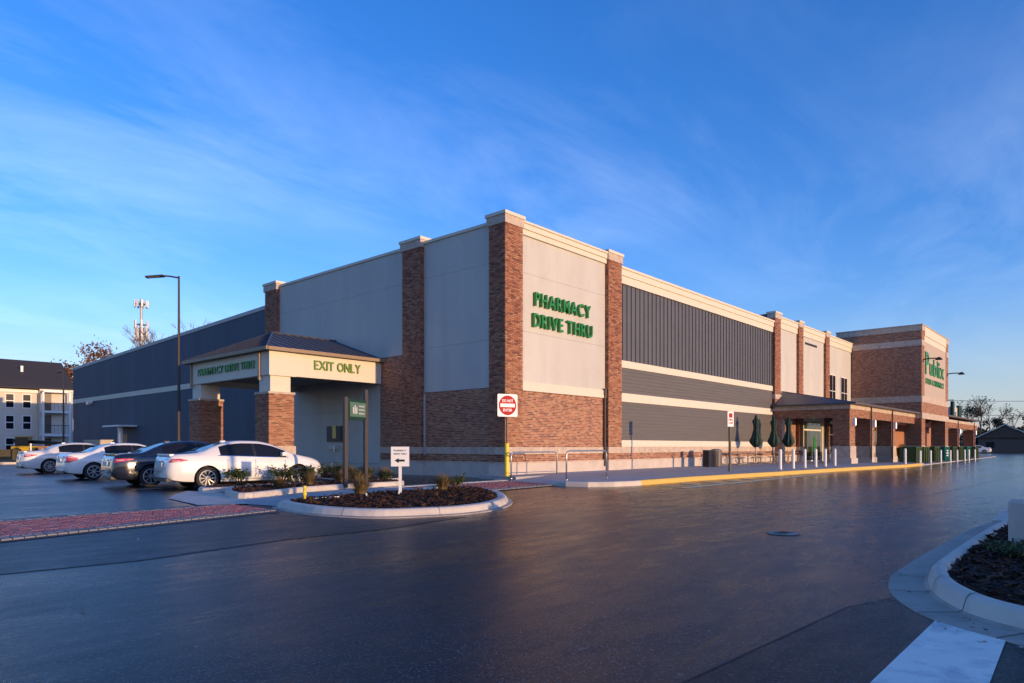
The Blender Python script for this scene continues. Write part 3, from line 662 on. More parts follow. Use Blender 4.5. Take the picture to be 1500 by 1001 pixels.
# --- entrance canopies
def lowcanopy(X0, X1, YF, cols, zt=5.2, ze=4.12, hip=True, drop=0):
    zb = 3.2
    # beam: brick with stone band
    bx('beam_core', 'mortar', X0 + .04, X1, YF + .03, YF + .6, zb, 4.0, ST)
    bricks('Y', YF, X0 + .01, X1, zb, 3.74, backing=False)
    bx('band_stone', 'cast_stone', X0 - .02, X1, YF - .04, YF + .5, 3.74, 4.03, ST)
    for a, b in cols:
        for q in (a,):
            bx('pier_core', 'mortar', a + .03, b - .03, YF + .03, YF + 1.05, 0, zb, ST)
            bricks('Y', YF, a + .012, b, 1.3, zb, backing=False); bricks('X', a, YF + .012, YF + 1.05, 1.3, zb, backing=False)
            bx('pier_base', 'cast_stone', a - .05, b + .05, YF - .05, YF + 1.1, .5, 1.29, ST)
            bx('plinth', 'base_concrete', a - .14, b + .14, YF - .14, YF + 1.2, 0, .5, ST)
            sc = bx('wall_sconce', 'white_paint', (a + b) / 2 - .12, (a + b) / 2 + .12, YF - .20, YF - .005, 2.62, 3.15, ST)
            bx('lens', 'lamp_glow', (a + b) / 2 - .08, (a + b) / 2 + .08, YF - .215, YF - .203, 2.68, 3.09, sc)
            if a > X0 + 1: bx('downspout', 'bronze', a - .14, a - .04, YF - .12, YF - .045, .3, 4.0, ST)
    # roof
    r = MB(); e = .35
    xs = X0 - e
    r.add([(xs, YF - e, ze), (X1, YF - e, ze), (X1, .19, zt), (X0 + (1.8 if hip else -.35), .19, zt), (xs, .19, ze) if hip else (xs, .19, zt),
           (xs, YF - e, ze - .09), (X1, YF - e, ze - .09), (X1, .19, ze - .09), (xs, .19, ze - .09)],
          [(0, 1, 2, 3), (0, 3, 4), (0, 5, 6, 1), (0, 4, 8, 5), (5, 8, 7, 6), (1, 6, 7, 2)])
    fixn(r.build('canopy_roof', 'roof_metal', ST))
    k = X0 + 1.5
    while k < X1 - .2:
        MB().tube([(k, YF - e, ze + .02), (k, .15, zt + .02)], .025, 4).build('roof_seam', 'roof_metal', ST); k += .6
    bx('gutter', 'bronze', xs, X1, YF - e - .1, YF - e, ze - .10, ze + .03, ST)
    bx('soffit', 'soffit', X0 + .05, X1, YF + .6, .15, 3.6, 3.62, ST)
cY = -4.85
lowcanopy(28.0, TX0 - .05, cY, [(28.0, 29.2), (32.9, 33.95), (38.8, 39.9)])
# end beam of the canopy (shaded side) and its rear pilasters
bx('beam_core', 'mortar', 28.04, 28.5, cY + .6, .15, 3.2, 4.0, ST)
bricks('X', 28.0, cY + 1.06, .15, 3.2, 3.74, backing=False); bricks('X', 28.0, cY + .012, cY + 1.05, 3.2, 3.74, backing=False)
bx('band_stone', 'cast_stone', 27.98, 28.5, cY + .51, .15, 3.74, 4.03, ST)
bricks('X', 27.97, -.5, -.02, .65, 3.2); bx('pier_core', 'mortar', 28.0, 28.5, -.5, -.02, 0, 3.2, ST)
lowcanopy(TX1 + .05, 80, cY, [(66.8, 67.9), (77.4, 78.6)], zt=5.3, ze=4.35, hip=False)
# bay rising above the far canopy
bxw = onY(1394, -1)[0]; bxe = onY(1406, -1)[0]
bx('bay_wall', 'stucco', bxw, bxe, -1, .1, 5.0, 6.6, ST); bx('bay_pilaster', 'dark_green', bxw - .3, bxw + .9, -1.2, -.9, 4.6, 7.3, ST); bx('bay_pilaster', 'dark_green', bxe - 2, bxe + .2, -1.2, -.9, 4.6, 6.9, ST)
window(bxw + 2, bxe - 3, 4.9, 6.0, -1, 2, 1)

# --- side wall, left of the corner
stucco_panels('X', D, .89, 5.06, 3.66, 10.24, 1, [5.6, 8.7])
bx('coping', 'cream_trim', D - .06, D + .35, .89, 5.06, 10.24, 10.36, ST)
stucco_panels('X', D, 6.33, 17.35, 5.46, 10.24, 1, [8.7])
bx('coping', 'cream_trim', D - .06, D + .35, 6.33, 17.35, 10.24, 10.36, ST)
bricks('X', D, .89, 5.06, 1.25, 3.65); bricks('X', D, .89, 5.06, .65, .95)
bricks('X', D, 6.33, 8.19, 1.25, 5.45); bricks('X', D, 6.33, 8.19, .65, .95)
for a, b in ((.89, 5.06), (6.33, 8.19)):
    bx('base', 'base_concrete', D - .06, D + .3, a + .03, b - .03, -.02, .585, ST)
    bx('ledge_stone', 'cast_stone', D - .08, D + .3, a + .05, b - .05, .587, .65, ST)
    stones('X', D - .03, a + .03, b - .03, .951, 1.25, -1, .6)
stucco_panels('X', D, 8.19, 17.35, .45, 5.46, 1, [3.0])
bx('base', 'base_concrete', D - .04, D + .3, 8.19, 17.32, -.02, .44, ST)
bx('downspout', 'galv', D - .08, D - .01, 5.0 - .1, 5.0, .9, 3.6, ST)
# navy rear wall: tall flat panels with falling parapet
def zr(y): return 9.43 - (y - 18.62) * (9.43 - 8.42) / (53.5 - 18.62)
y = 18.62; npn = 9; s = (53.5 - 18.62) / npn
for i in range(npn):
    a, b = y + i * s + .006, y + (i + 1) * s - .006
    for z0, z1a, z1b in ((-.02, 5.17, 5.17), (5.53, zr(a) - .22, zr(b) - .22)):
        MB().hexa([(D, a, z0), (D + .3, a, z0), (D + .3, b, z0), (D, b, z0), (D, a, z1a), (D + .3, a, z1a), (D + .3, b, z1b), (D, b, z1b)]).build('wall_panel', 'navy_wall', ST)
bx('stripe_band', 'cream_trim', D - .03, D + .2, 18.63, 53.5, 5.172, 5.528, ST)
MB().hexa([(D - .04, 18.63, zr(18.62) - .22), (D + .34, 18.63, zr(18.62) - .22), (D + .34, 53.55, zr(53.5) - .22), (D - .04, 53.55, zr(53.5) - .22), (D - .04, 18.63, zr(18.62)), (D + .34, 18.63, zr(18.62)), (D + .34, 53.55, zr(53.5)), (D - .04, 53.55, zr(53.5))]).build('coping', 'stucco', ST)
wl = bx('wall_light', 'white_paint', D - .35, D, 48.3, 48.9, 5.0, 5.2, ST); bx('lens', 'lens_clear', D - .33, D - .05, 48.35, 48.85, 4.9, 4.998, wl)
# service door canopy with post
bx('door_canopy', 'white_paint', -1.1, D, 38.3, 41.8, 2.78, 2.9, ST)
bx('canopy_post', 'white_paint', -.75, -.5, 39.2, 39.5, 0, 2.78, ST)
bx('service_door', 'dark_metal', D - .03, D + .0, 40.2, 41.4, 0, 2.2, ST)
# pharmacy window under the drive-through canopy
pw = bx('drive_through_window', 'dark_metal', D - .06, D - .002, 11.25, 12.6, 1.5, 2.32, ST)
bx('pane', 'black', D - .08, D - .062, 11.32, 12.53, 1.56, 2.26, pw)
bx('notice', 'notice', D - .10, D - .084, 11.72, 12.02, 1.68, 2.34, pw)
bx('deal_drawer', 'galv', D - .16, D - .002, 11.6, 12.3, 1.12, 1.32, ST); bx('drawer_handle', 'steel', D - .2, D - .162, 11.68, 11.76, 1.0, 1.3, ST)

# --- drive-through canopy
CX0, CY0, CY1 = -5.52, 8.09, 15.6
bx('canopy_fascia', 'cream_trim', CX0, D - .02, CY0, CY0 + .3, 4.24, 5.26, ST)
bx('canopy_fascia', 'cream_trim', CX0 + .0, CX0 + .3, CY0 + .302, CY1, 4.24, 5.26, ST)
bx('canopy_fascia', 'cream_trim', CX0 + .302, D - .02, CY1 - .3, CY1, 4.24, 5.26, ST)
bx('corner_board', 'cream_trim', CX0 - .02, CX0 + 1.18, CY0 - .022, CY0 - .002, 4.22, 5.26, ST)
bx('canopy_soffit', 'soffit', CX0 + .3, D - .02, CY0 + .3, CY1 - .3, 4.5, 4.54, ST)
e = .22; ze, zt = 5.36, 6.62; ym = (CY0 + CY1) / 2
rx = -3.3
A = (CX0 - e, CY0 - e, ze); B = (D, CY0 - e, ze); C_ = (D, CY1 + e, ze); D_ = (CX0 - e, CY1 + e, ze); P = (rx, ym, zt); Q = (D, ym, zt)
low = [(x, y, z - .12) for x, y, z in (A, B, C_, D_)]
r = MB().add([A, B, C_, D_, P, Q] + low, [(0, 1, 5, 4), (0, 4, 3), (3, 4, 5, 2), (0, 6, 7, 1), (3, 9, 6, 0), (2, 8, 9, 3), (6, 9, 8, 7), (1, 7, 8, 2, 5)])
fixn(r.build('canopy_roof', 'roof_metal', ST))
def lerp(a, b, t): return tuple(a[i] * (1 - t) + b[i] * t for i in range(3))
up = lambda p, h=.02: (p[0], p[1], p[2] + h)
nse = 13
for i in range(nse):                               # standing seams on the front slope
    x = A[0] + (B[0] - A[0]) * (i + .5) / nse
    t = min(1, (x - A[0]) / (rx - A[0])); top = (x, A[1] + (ym - A[1]) * t, ze + (zt - ze) * t)
    MB().tube([up((x, A[1], ze)), up(top)], .028, 4).build('roof_seam', 'roof_metal', ST)
for i in range(15):
    yy = A[1] + (D_[1] - A[1]) * (i + .5) / 15; t = 1 - abs(yy - ym) / (ym - A[1])
    MB().tube([up((A[0], yy, ze)), up((A[0] + (rx - A[0]) * t, yy, ze + (zt - ze) * t))], .028, 4).build('roof_seam', 'roof_metal', ST)
MB().tube([up(A), up(P)], .05, 6).build('hip_cap', 'roof_metal', ST); MB().tube([up(D_), up(P)], .05, 6).build('hip_cap', 'roof_metal', ST); MB().tube([up(P), up(Q)], .06, 6).build('ridge_cap', 'roof_metal', ST)
bx('gutter', 'fascia_trim', A[0] - .03, D - .01, CY0 - e - .09, CY0 - e + .0, 5.23, 5.37, ST)
bx('gutter', 'fascia_trim', A[0] - .1, A[0] - .0, CY0 - e - .09, CY1 + e, 5.23, 5.37, ST)
for yy in (CY0 + .75, CY1 - .25): bx('downspout', 'fascia_trim', CX0 - .09, CX0 - .004, yy - .05, yy + .05, 4.05, 5.3, ST)
for ya in (CY0 - .02, CY1 - 1.1):
    x0, x1, y0, y1 = CX0 - .04, CX0 + 1.12, ya, ya + 1.12
    bx('canopy_column', 'cream_trim', x0 + .12, x1 - .12, y0 + .1, y1 - .12, 3.55, 4.235, ST)
    bx('column_cap', 'cast_stone', x0 - .03, x1 + .03, y0 - .03, y1 + .03, 3.46, 3.55, ST)
    bx('pier_core', 'mortar', x0 + .03, x1 - .03, y0 + .03, y1 - .03, 0, 3.46, ST)
    bricks('Y', y0, x0 + .012, x1 - .012, 1.3, 3.46, backing=False); bricks('X', x0, y0 + .012, y1, 1.3, 3.46, backing=False); bricks('X', x1, y0 + .012, y1, 1.3, 3.46, 1, backing=False)
    bx('pier_base', 'cast_stone', x0 - .05, x1 + .05, y0 - .05, y1 + .05, 0, 1.29, ST)

# ------------------------------------------------------------------ lettering
def glyph(ch, size, depth, bold=.0):
    cu = bpy.data.curves.new('letter', 'FONT'); cu.body = ch; cu.size = size; cu.extrude = depth / 2; cu.offset = bold; cu.resolution_u = 3
    o = bpy.data.objects.new('letter', cu); COL.objects.link(o); bpy.context.view_layer.update()
    me = bpy.data.meshes.new_from_object(o.evaluated_get(bpy.context.evaluated_depsgraph_get())); bpy.data.objects.remove(o)
    return me
def lettering(text, loc, rot, height, width, depth, m, parent=None, bold=.03, name='letter', track=.10, space=.45, single=False):
    """each letter a mesh; text fitted into width x height, loc = lower-left corner"""
    size = height / .70; ms = []; x = 0
    for ch in text:
        if ch == ' ': x += space * height; continue
        me = glyph(ch, size, depth, bold * size)
        co = np.empty(len(me.vertices) * 3); me.vertices.foreach_get('co', co); co = co.reshape(-1, 3)
        co[:, 0] += x - co[:, 0].min(); w = co[:, 0].max() - x; me.vertices.foreach_set('co', co.ravel()); x += w + track * height; ms.append(me)
    k = width / (x - track * height); obs = []; acc = MB()
    Mx = Matrix.Rotation(rot[2], 4, 'Z') @ Matrix.Rotation(rot[0], 4, 'X')
    for me in ms:
        co = np.empty(len(me.vertices) * 3); me.vertices.foreach_get('co', co); co = co.reshape(-1, 3); co[:, 0] *= k
        v = [tuple(Vector(loc) + (Mx @ Vector(c))) for c in co]
        b = MB().add(v, [tuple(p.vertices) for p in me.polygons])
        if single: acc.add(b.v, b.f)
        else: obs.append(b.build(name, m, parent))
        bpy.data.meshes.remove(me)
    return acc.build(name, m, parent) if single else obs
FR = (R(90), 0, 0); LR = (R(90), 0, R(-90))
sg = thing('wall_sign', 'large green PHARMACY DRIVE THRU letters on the tan stucco by the corner', 'sign', (0, 0, 0), group=None)
lettering('PHARMACY', (1.93, D - .10, 7.13), FR, .56, 3.98, .12, 'green_letter', sg, .012, track=.2)
lettering('DRIVE THRU', (1.82, D - .10, 6.25), FR, .56, 4.22, .12, 'green_letter', sg, .012, track=.2)
sg = thing('wall_sign', 'green EXIT ONLY letters on the sunlit cream canopy fascia', 'sign', (0, 0, 0))
lettering('EXIT ONLY', (-3.45, CY0 - .05, 4.62), FR, .39, 2.42, .05, M['exit_green'] if 'exit_green' in M else mat('exit_green', (.16, .26, .04), .5, .05), sg, .02)
sg = thing('wall_sign', 'green PHARMACY DRIVE THRU letters on the shaded canopy side', 'sign', (0, 0, 0))
lettering('PHARMACY DRIVE THRU', (CX0 - .06, 14.6, 4.60), LR, .33, 5.35, .05, 'green_letter', sg, .004, track=.24)
sg = thing('wall_sign', 'tall green store name letters above FOOD & PHARMACY on the tower', 'sign', (0, 0, 0))
lettering('P', (48.0, TY + .02, 7.55), FR, 1.95, 1.45, .14, 'green_letter', sg, .01)
lettering('ublix', (49.75, TY + .02, 7.6), FR, 1.5, 6.4, .14, 'green_letter', sg, .01, track=.16)
lettering('FOOD & PHARMACY', (48.2, TY + .04, 6.72), FR, .5, 8.0, .12, 'green_letter', sg, .015, track=.16)
for i, x in enumerate((47.2, 58.0)):
    g = thing('sign_light', ('black gooseneck sign light on the near edge of the tower face', 'black gooseneck sign light on the far edge of the tower face')[i], 'light', (x, TY, 8.7 if i == 0 else 8.3), group='tower sign lights')
    MB().tube([(0, 0, 0), (0, -.5, .05), (0, -1.0, .02)], .05, 8).build('arm', 'black', g)
    MB().lathe([(.02, .12), (.14, .08), (.3, -.12), (.28, -.12), (.1, .05)], (0, -1.15, 0), 14).build('shade', 'black', g)

# ------------------------------------------------------------------ signs on posts
t = thing('no_entry_sign', 'red and white DO NOT ENTER sign on a yellow-sleeved post at the corner', 'sign', (-.92, -.92, .148))
a_ = math.atan2(CAMY + .9, CAMX + .9)     # faces the drive lane
MB().cyl(0, 0, 0, 2.3, .035, 10).build('post', 'bronze', t)
MB().lathe([(.0, 1.25), (.07, 1.25), (.085, 1.22), (.085, 0)], seg=16).build('sleeve', 'yellow_plastic', t, smooth=True)
pl = MB(); rr = .05; w = .42
pts = []
for cx, cz, a0 in ((w - rr, w - rr, 0), (-w + rr, w - rr, 90), (-w + rr, -w + rr, 180), (w - rr, -w + rr, 270)):
    for k in range(5): a = R(a0 + k * 22.5); pts.append((cx + rr * math.cos(a), cz + rr * math.sin(a)))
n = len(pts)
def plate(pts, y0, y1): 
    n = len(pts); b = MB(); return b.add([(x, y0, z) for x, z in pts] + [(x, y1, z) for x, z in pts], [tuple(range(n - 1, -1, -1)), tuple(range(n, 2 * n))] + [(i, (i + 1) % n, n + (i + 1) % n, n + i) for i in range(n)])
pv = bpy.data.objects.new('sign_panel', None)
def rotmesh(o, ang, cz=0, cx=0, cy=0):
    o.data.transform(Matrix.Translation((cx, cy, cz)) @ Matrix.Rotation(ang, 4, 'Z'))
ang = R(-20)
o = fixn(plate(pts, -.06, -.055).build('sign_panel', 'sign_white', t)); rotmesh(o, ang, 2.66)
disc = [(.37 * math.cos(R(a)), .37 * math.sin(R(a))) for a in range(0, 360, 10)]
o = fixn(plate(disc, -.064, -.061).build('red_disc', 'sign_red', t)); rotmesh(o, ang, 2.66)
o = MB().box(-.31, .31, -.069, -.066, -.065, .065).build('white_bar', 'sign_white', t); rotmesh(o, ang, 2.66)
for tx, z, ww in (('DO NOT', .12, .46), ('ENTER', -.225, .38)):
    for o in lettering(tx, (-ww / 2, -.068, z), FR, .10, ww, .003, 'sign_white', t, .02): rotmesh(o, ang, 2.66)

t = thing('arrow_sign', 'small white sign with black left arrow on white post in the island mulch', 'sign', (-9.49, -5.23, .1), R(-43))
MB().box(-.035, .035, -.035, .035, 0, 1.12).build('post', 'white_paint', t)
MB().box(-.215, .215, -.052, -.037, .70, 1.17).build('sign_panel', 'sign_white', t)
MB().add([(-.13, -.056, .84), (-.03, -.056, .90), (-.03, -.056, .865), (.11, -.056, .865), (.11, -.056, .815), (-.03, -.056, .815), (-.03, -.056, .78)], [(0, 1, 2, 5, 6), (2, 3, 4, 5)]).build('arrow', 'black', t)
lettering('PHARMACY', (-.15, -.055, 1.06), FR, .04, .30, .003, 'dark_metal', t, .01, single=False)
lettering('DRIVE THRU', (-.15, -.055, .98), FR, .04, .30, .003, 'dark_metal', t, .01, single=False)

t = thing('parking_sign', 'narrow red and white fire lane sign on a black post by the yellow kerb', 'sign', (9.66, -4.9, .148), R(-25))
MB().box(-.04, .04, -.04, .04, 0, 2.0).build('post', 'black', t)
MB().box(-.17, .17, -.06, -.045, 2.02, 2.7).build('sign_panel', 'sign_white', t)
MB().box(-.10, .10, -.066, -.062, 2.42, 2.62).build('red_symbol', 'sign_red', t)
MB().box(-.03, .03, -.04, .0, 2.0, 2.7).build('post_top', 'black', t)
lettering('FIRE', (-.12, -.064, 2.28), FR, .09, .24, .003, 'sign_red', t, .02); lettering('LANE', (-.12, -.064, 2.14), FR, .09, .24, .003, 'sign_red', t, .02)

t = thing('frame_sign', 'tall brown two-post frame with a green sign panel at its top', 'sign', (0, 0, 0))
p0, p1 = (-8.0, -.83), (-6.95, -.40)
for (x, y), h in ((p0, 2.75), (p1, 3.05)): MB().box(x - .055, x + .055, y - .055, y + .055, .05, h).build('post', 'pole_brown', t)
ax, ay = p1[0] - p0[0], p1[1] - p0[1]; ln = math.hypot(ax, ay); ux, uy = ax / ln, ay / ln
def fbox(s0, s1, z0, z1, d0, d1, nm, m):
    nx, ny = uy, -ux; P_ = lambda s, d: (p0[0] + ux * s + nx * d, p0[1] + uy * s + ny * d)
    q = [P_(s0, d0), P_(s1, d0), P_(s1, d1), P_(s0, d1)]
    return fixn(MB().hexa([(x, y, z0) for x, y in q] + [(x, y, z1) for x, y in q]).build(nm, m, t))
fbox(.05, ln - .05, 2.08, 2.72, -.05, .05, 'sign_cabinet', 'dark_green'); fbox(.16, ln - .1, 2.18, 2.62, .052, .07, 'sign_face', 'sign_glass')
for s_, h_ in ((.30, .20), (.39, .26), (.48, .20)): fbox(s_, s_ + .05, 2.27, 2.27 + h_, .072, .078, 'glyph', 'lens_clear')
for z_ in (2.26, 2.37, 2.48): fbox(.62, .94, z_, z_ + .05, .072, .078, 'text_bar', 'galv')

# ------------------------------------------------------------------ railings, bollards, bins
def hoop(name, label, p, q, h, z0=.148):
    t = thing(name, label, 'railing', (p[0], p[1], z0), math.atan2(q[1] - p[1], q[0] - p[0]), 'steel hoop railings beside the ramp')
    Ln = math.hypot(q[0] - p[0], q[1] - p[1]); r = .16; pts = [(0, 0, 0), (0, 0, h - r)]
    pts += [(r - r * math.cos(R(a)), 0, h - r + r * math.sin(R(a))) for a in (30, 60, 90)]
    pts += [(Ln - r + r * math.sin(R(a)), 0, h - r + r * math.cos(R(a))) for a in (0, 30, 60, 90)] + [(Ln, 0, 0)]
    MB().tube(pts, .026, 8).build('hoop', 'steel', t, smooth=True)
    MB().tube([(0, 0, .22), (Ln, 0, .22)], .014, 6).build('lower_rail', 'steel', t)
    for x in (0, Ln): MB().cyl(x, 0, 0, .012, .05, 10).build('foot_plate', 'steel', t)
hoop('hoop_railing', 'steel hoop railing nearer the brick wall by the sign post', (-1.05, -1.25), (1.5, -1.4), .98, .08)
hoop('hoop_railing', 'steel hoop railing nearer the kerb tip in front of the ramp', (-1.5, -4.15), (.75, -4.25), .98)
b0 = None
for i, px in enumerate((1143, 1162, 1179, 1195, 1209, 1223)):
    x = onY(px, -5.6)[0]
    lab = ['first and nearest', 'second', 'third', 'fourth', 'fifth', 'sixth and farthest'][i] + ' slim white bollard in the row along the yellow kerb'
    if b0 is None:
        b0 = thing('bollard', lab, 'bollard', (x, -5.6, .148), 0, 'slim white bollards along the yellow kerb')
        MB().lathe([(0, 1.0), (.05, .99), (.07, .95), (.075, .9), (.075, .0)], seg=14).build('post', 'white_paint', b0, smooth=True)
        MB().cyl(0, 0, 0, .02, .10, 14).build('base_plate', 'galv', b0)
    else: dup(b0, (x, -5.6, .148), None, lab)
t = thing('trash_can', 'brown slatted litter bin standing by the wall behind the fire lane sign', 'litter bin', (onY(1049, -1.3)[0], -1.3, .148))
MB().lathe([(0, .02), (.27, .02), (.28, .84), (0, .84)], seg=20).build('liner', 'black', t)
MB().lathe([(.12, .99), (.28, .95), (.33, .88), (.33, .83), (.12, .83)], seg=20).build('lid', 'hdpe', t, smooth=True)
for k in range(24):
    a = 2 * math.pi * k / 24; o = MB().box(.29, .32, -.026, .026, .03, .84).build('slat', 'hdpe', t); o.rotation_euler = (0, 0, a)
xb_ = onY(1036, -1.3)[0]
t = thing('ash_bin', 'slim black square bin standing just left of the slatted litter bin', 'bin', (xb_, -1.3, .148))
MB().box(-.17, .17, -.17, .17, .02, .86).build('bin_body', 'black', t); MB().box(-.19, .19, -.19, .19, .862, .93).build('lid', 'dark_metal', t)
def picnic(label, loc, rz):
    t = thing('picnic_table', label, 'table', loc, rz, 'round metal picnic tables on the sidewalk')
    MB().lathe([(0, .74), (.58, .74), (.60, .72), (.58, .70), (0, .70)], seg=20).build('tabletop', 'table_metal', t)
    MB().cyl(0, 0, 0, .7, .045, 10).build('pedestal', 'table_metal', t)
    for k in range(4):
        a = R(45 + 90 * k); c, s_ = math.cos(a), math.sin(a)
        MB().tube([(0, 0, .12), (c * .7, s_ * .7, .1), (c * .85, s_ * .85, .2), (c * .85, s_ * .85, .42)], .025, 6).build('seat_arm', 'table_metal', t)
        MB().lathe([(0, .47), (.19, .47), (.2, .45), (0, .43)], (c * .85, s_ * .85, 0), 14).build('seat', 'table_metal', t)
    return t
um = [(22.2, -1.0), (25.0, -1.05), (onY(1155, -1.7)[0], -1.7)]
xs = [(17.8, -1.3), (20.4, -1.25), (22.2, -1.0), (25.0, -1.05)]
labs = ['round picnic table just right of the litter bin, without a parasol', 'second round picnic table from the litter bin, without a parasol', 'round picnic table beneath the left green parasol', 'round picnic table beneath the middle green parasol']
pt = picnic(labs[0], (xs[0][0], xs[0][1], .148), .3)
for i in (1, 2, 3): dup(pt, (xs[i][0], xs[i][1], .148), .2 + i * .4, labs[i])
dup(pt, (um[2][0], um[2][1], .148), .9, 'round picnic table beneath the right green parasol at the canopy end')
def parasol(label, loc):
    t = thing('parasol', label, 'parasol', loc, 0, 'closed green parasols over the picnic tables')
    MB().cyl(0, 0, 0, 3.1, .025, 8).build('pole', 'galv', t)
    prof = [(.0, 3.12), (.05, 3.08), (.10, 2.85), (.19, 2.72), (.13, 2.45), (.12, 2.2), (.22, 1.75), (.33, 1.5), (.30, 1.3), (.18, 1.12), (.04, 1.1)]
    vs = []; sg_ = 32; n = len(prof)
    for k in range(sg_):
        a = 2 * math.pi * k / sg_
        for j, (r, h) in enumerate(prof):
            q = r * (1 + .28 * math.cos(8 * a + j * .35) * (1 if j > 1 else 0)); vs.append((q * math.cos(a), q * math.sin(a), h - (.05 * math.cos(8 * a) if j in (8, 9) else 0)))
    MB().add(vs, [(k * n + i, ((k + 1) % sg_) * n + i, ((k + 1) % sg_) * n + i + 1, k * n + i + 1) for k in range(sg_) for i in range(n - 1)]).build('canopy', 'dark_green', t, smooth=True)
    MB().lathe([(.13, 2.32), (.15, 2.28), (.13, 2.24)], seg=12).build('strap', 'black', t)
    return t
pa = parasol('closed green parasol over a table, leftmost of three', (um[0][0], um[0][1], .148))
dup(pa, (um[1][0], um[1][1], .148), .6, 'closed green parasol over a table, middle of three')
dup(pa, (um[2][0], um[2][1], .148), 1.3, 'closed green parasol at the end of the brick canopy')
# planters and carts along the far walk
def cart_bin(label, loc, m, txt=False):
    t = thing('display_bin', label, 'bin', loc, 0, 'green bins along the far walk')
    MB().box(-.95, .95, -.5, .5, .1, 1.12).build('bin_body', m, t)
    for x in (-.95, -.32, .32, .95): MB().box(x - .05, x + .05, -.56, -.502, 0, 1.2).build('post', 'olive_green' if not txt else m, t)
    MB().box(-1.0, 1.0, -.55, .55, 1.122, 1.18).build('rim', m, t)
    if txt:
        for z, w_ in ((.82, .35), (.62, .45), (.42, .4)): MB().box(-w_, w_, -.575, -.562, z, z + .1).build('print_bar', 'sign_white', t)
    return t
bl = [('olive green bin with posts at the end of the yellow kerb', 0), ('second olive green bin from the yellow kerb', 0), ('olive green bin just before the near teal bin', 0), ('near teal green bin with white print on its side', 1), ('olive green bin just past the near teal bin', 0), ('olive green bin just before the far teal bin', 0), ('far teal green bin with white print on its side', 1), ('last olive green bin at the far end of the walk', 0)]
for (lab, tx), px in zip(bl, (1334, 1345, 1361, 1376, 1388, 1398, 1409, 1421)):
    x, d = onY(px, -6.9); cart_bin(lab, (x, -6.9, .06), 'teal_green' if tx else 'olive_green', tx)
for i, px in enumerate((1326, 1348, 1363, 1378, 1392, 1402, 1413, 1419, 1428)):
    x = onY(px, -7.75)[0]
    dup(b0, (x, -7.75, .0 if px > 1330 else .15), None, ['white bollard just before the green bins', 'second white bollard by the green bins', 'third white bollard by the green bins', 'white bollard before the near teal bin', 'white bollard past the near teal bin', 'white bollard before the far teal bin', 'white bollard in front of the far teal bin', 'white bollard just past the far teal bin', 'farthest white bollard at the end of the green bins'][i])['group'] = 'white bollards by the green bins'
for i, px in enumerate((1284, 1322)):
    x = onY(px, -3.2)[0]; t = thing('planter', ['black planter box behind the second canopy column', 'black planter box between canopy and tower'][i], 'planter', (x, -3.2, .148))
    MB().lathe([(0, .02), (.4, .02), (.5, 1.0), (.44, 1.0), (.42, .9), (0, .9)], seg=16).build('pot', 'black', t); 
    mbp = MB()
    for k in range(160):
        a, e_, r_ = random.uniform(0, 6.28), random.uniform(0, 1.5), random.uniform(.1, .4); p = Vector((r_ * math.cos(a) * math.cos(e_), r_ * math.sin(a) * math.cos(e_), 1.0 + r_ * math.sin(e_)))
        q = Vector((random.uniform(-1, 1), random.uniform(-1, 1), random.uniform(-1, 1))) * .07; w_ = Vector((random.uniform(-1, 1), random.uniform(-1, 1), random.uniform(-1, 1))) * .05
        mbp.add([p, p + q, p + q + w_, p + w_], [(0, 1, 2, 3)])
    mbp.build('foliage', 'leaf_green', t)

# ------------------------------------------------------------------ lamps
def street_lamp(label, loc, h, arm=(-.75, .67), m='pole_brown', s=1.0):
    t = thing('street_lamp', label, 'street lamp', loc, 0, None)
    MB().lathe([(0, 0), (.30, 0), (.30, .55), (.28, .6), (0, .6)], seg=16).build('base', 'concrete', t)
    MB().tube([(0, 0, .6), (0, 0, h)], [.10 * s, .06 * s], 8).build('pole', m, t)
    ax, ay = arm; P_ = [(0, 0, h - .1), (ax * .5, ay * .5, h - .02), (ax * .9, ay * .9, h)]
    MB().tube(P_, .05 * s, 6).build('arm', m, t)
    o = MB().box(.0, 1.0, -.18, .18, -.05, .05).build('lamp_head', m, t); bevel(o, .02); o.location = (ax * .85, ay * .85, h); o.rotation_euler = (0, R(6), math.atan2(ay, ax)); o.scale = (s, s, s)
    o2 = MB().box(.25, .85, -.12, .12, -.06, -.052).build('lens', 'lens_clear', o)
    return t
street_lamp('tall single-arm lamp post rising behind the parked cars', (-3.0, 22.98, 0), 11.2, (-.72, .67))
street_lamp('thin dark lamp post in front of the apartments', (-5, 37.14, 0), 6.6, (.0, .5), 'dark_metal', .7)
# pole base on the right island
t = thing('lamp_base', 'round grey concrete lamp base in the mulch at the right edge', 'lamp base', (*at(1519, 8.2), .09))
MB().lathe([(0, .54), (.26, .54), (.28, .51), (.28, 0)], seg=28).build('concrete_base', 'base_concrete', t, smooth=False)
MB().tube([(0, 0, .54), (0, 0, 8)], [.09, .06], 12).build('pole', 'pole_brown', t)
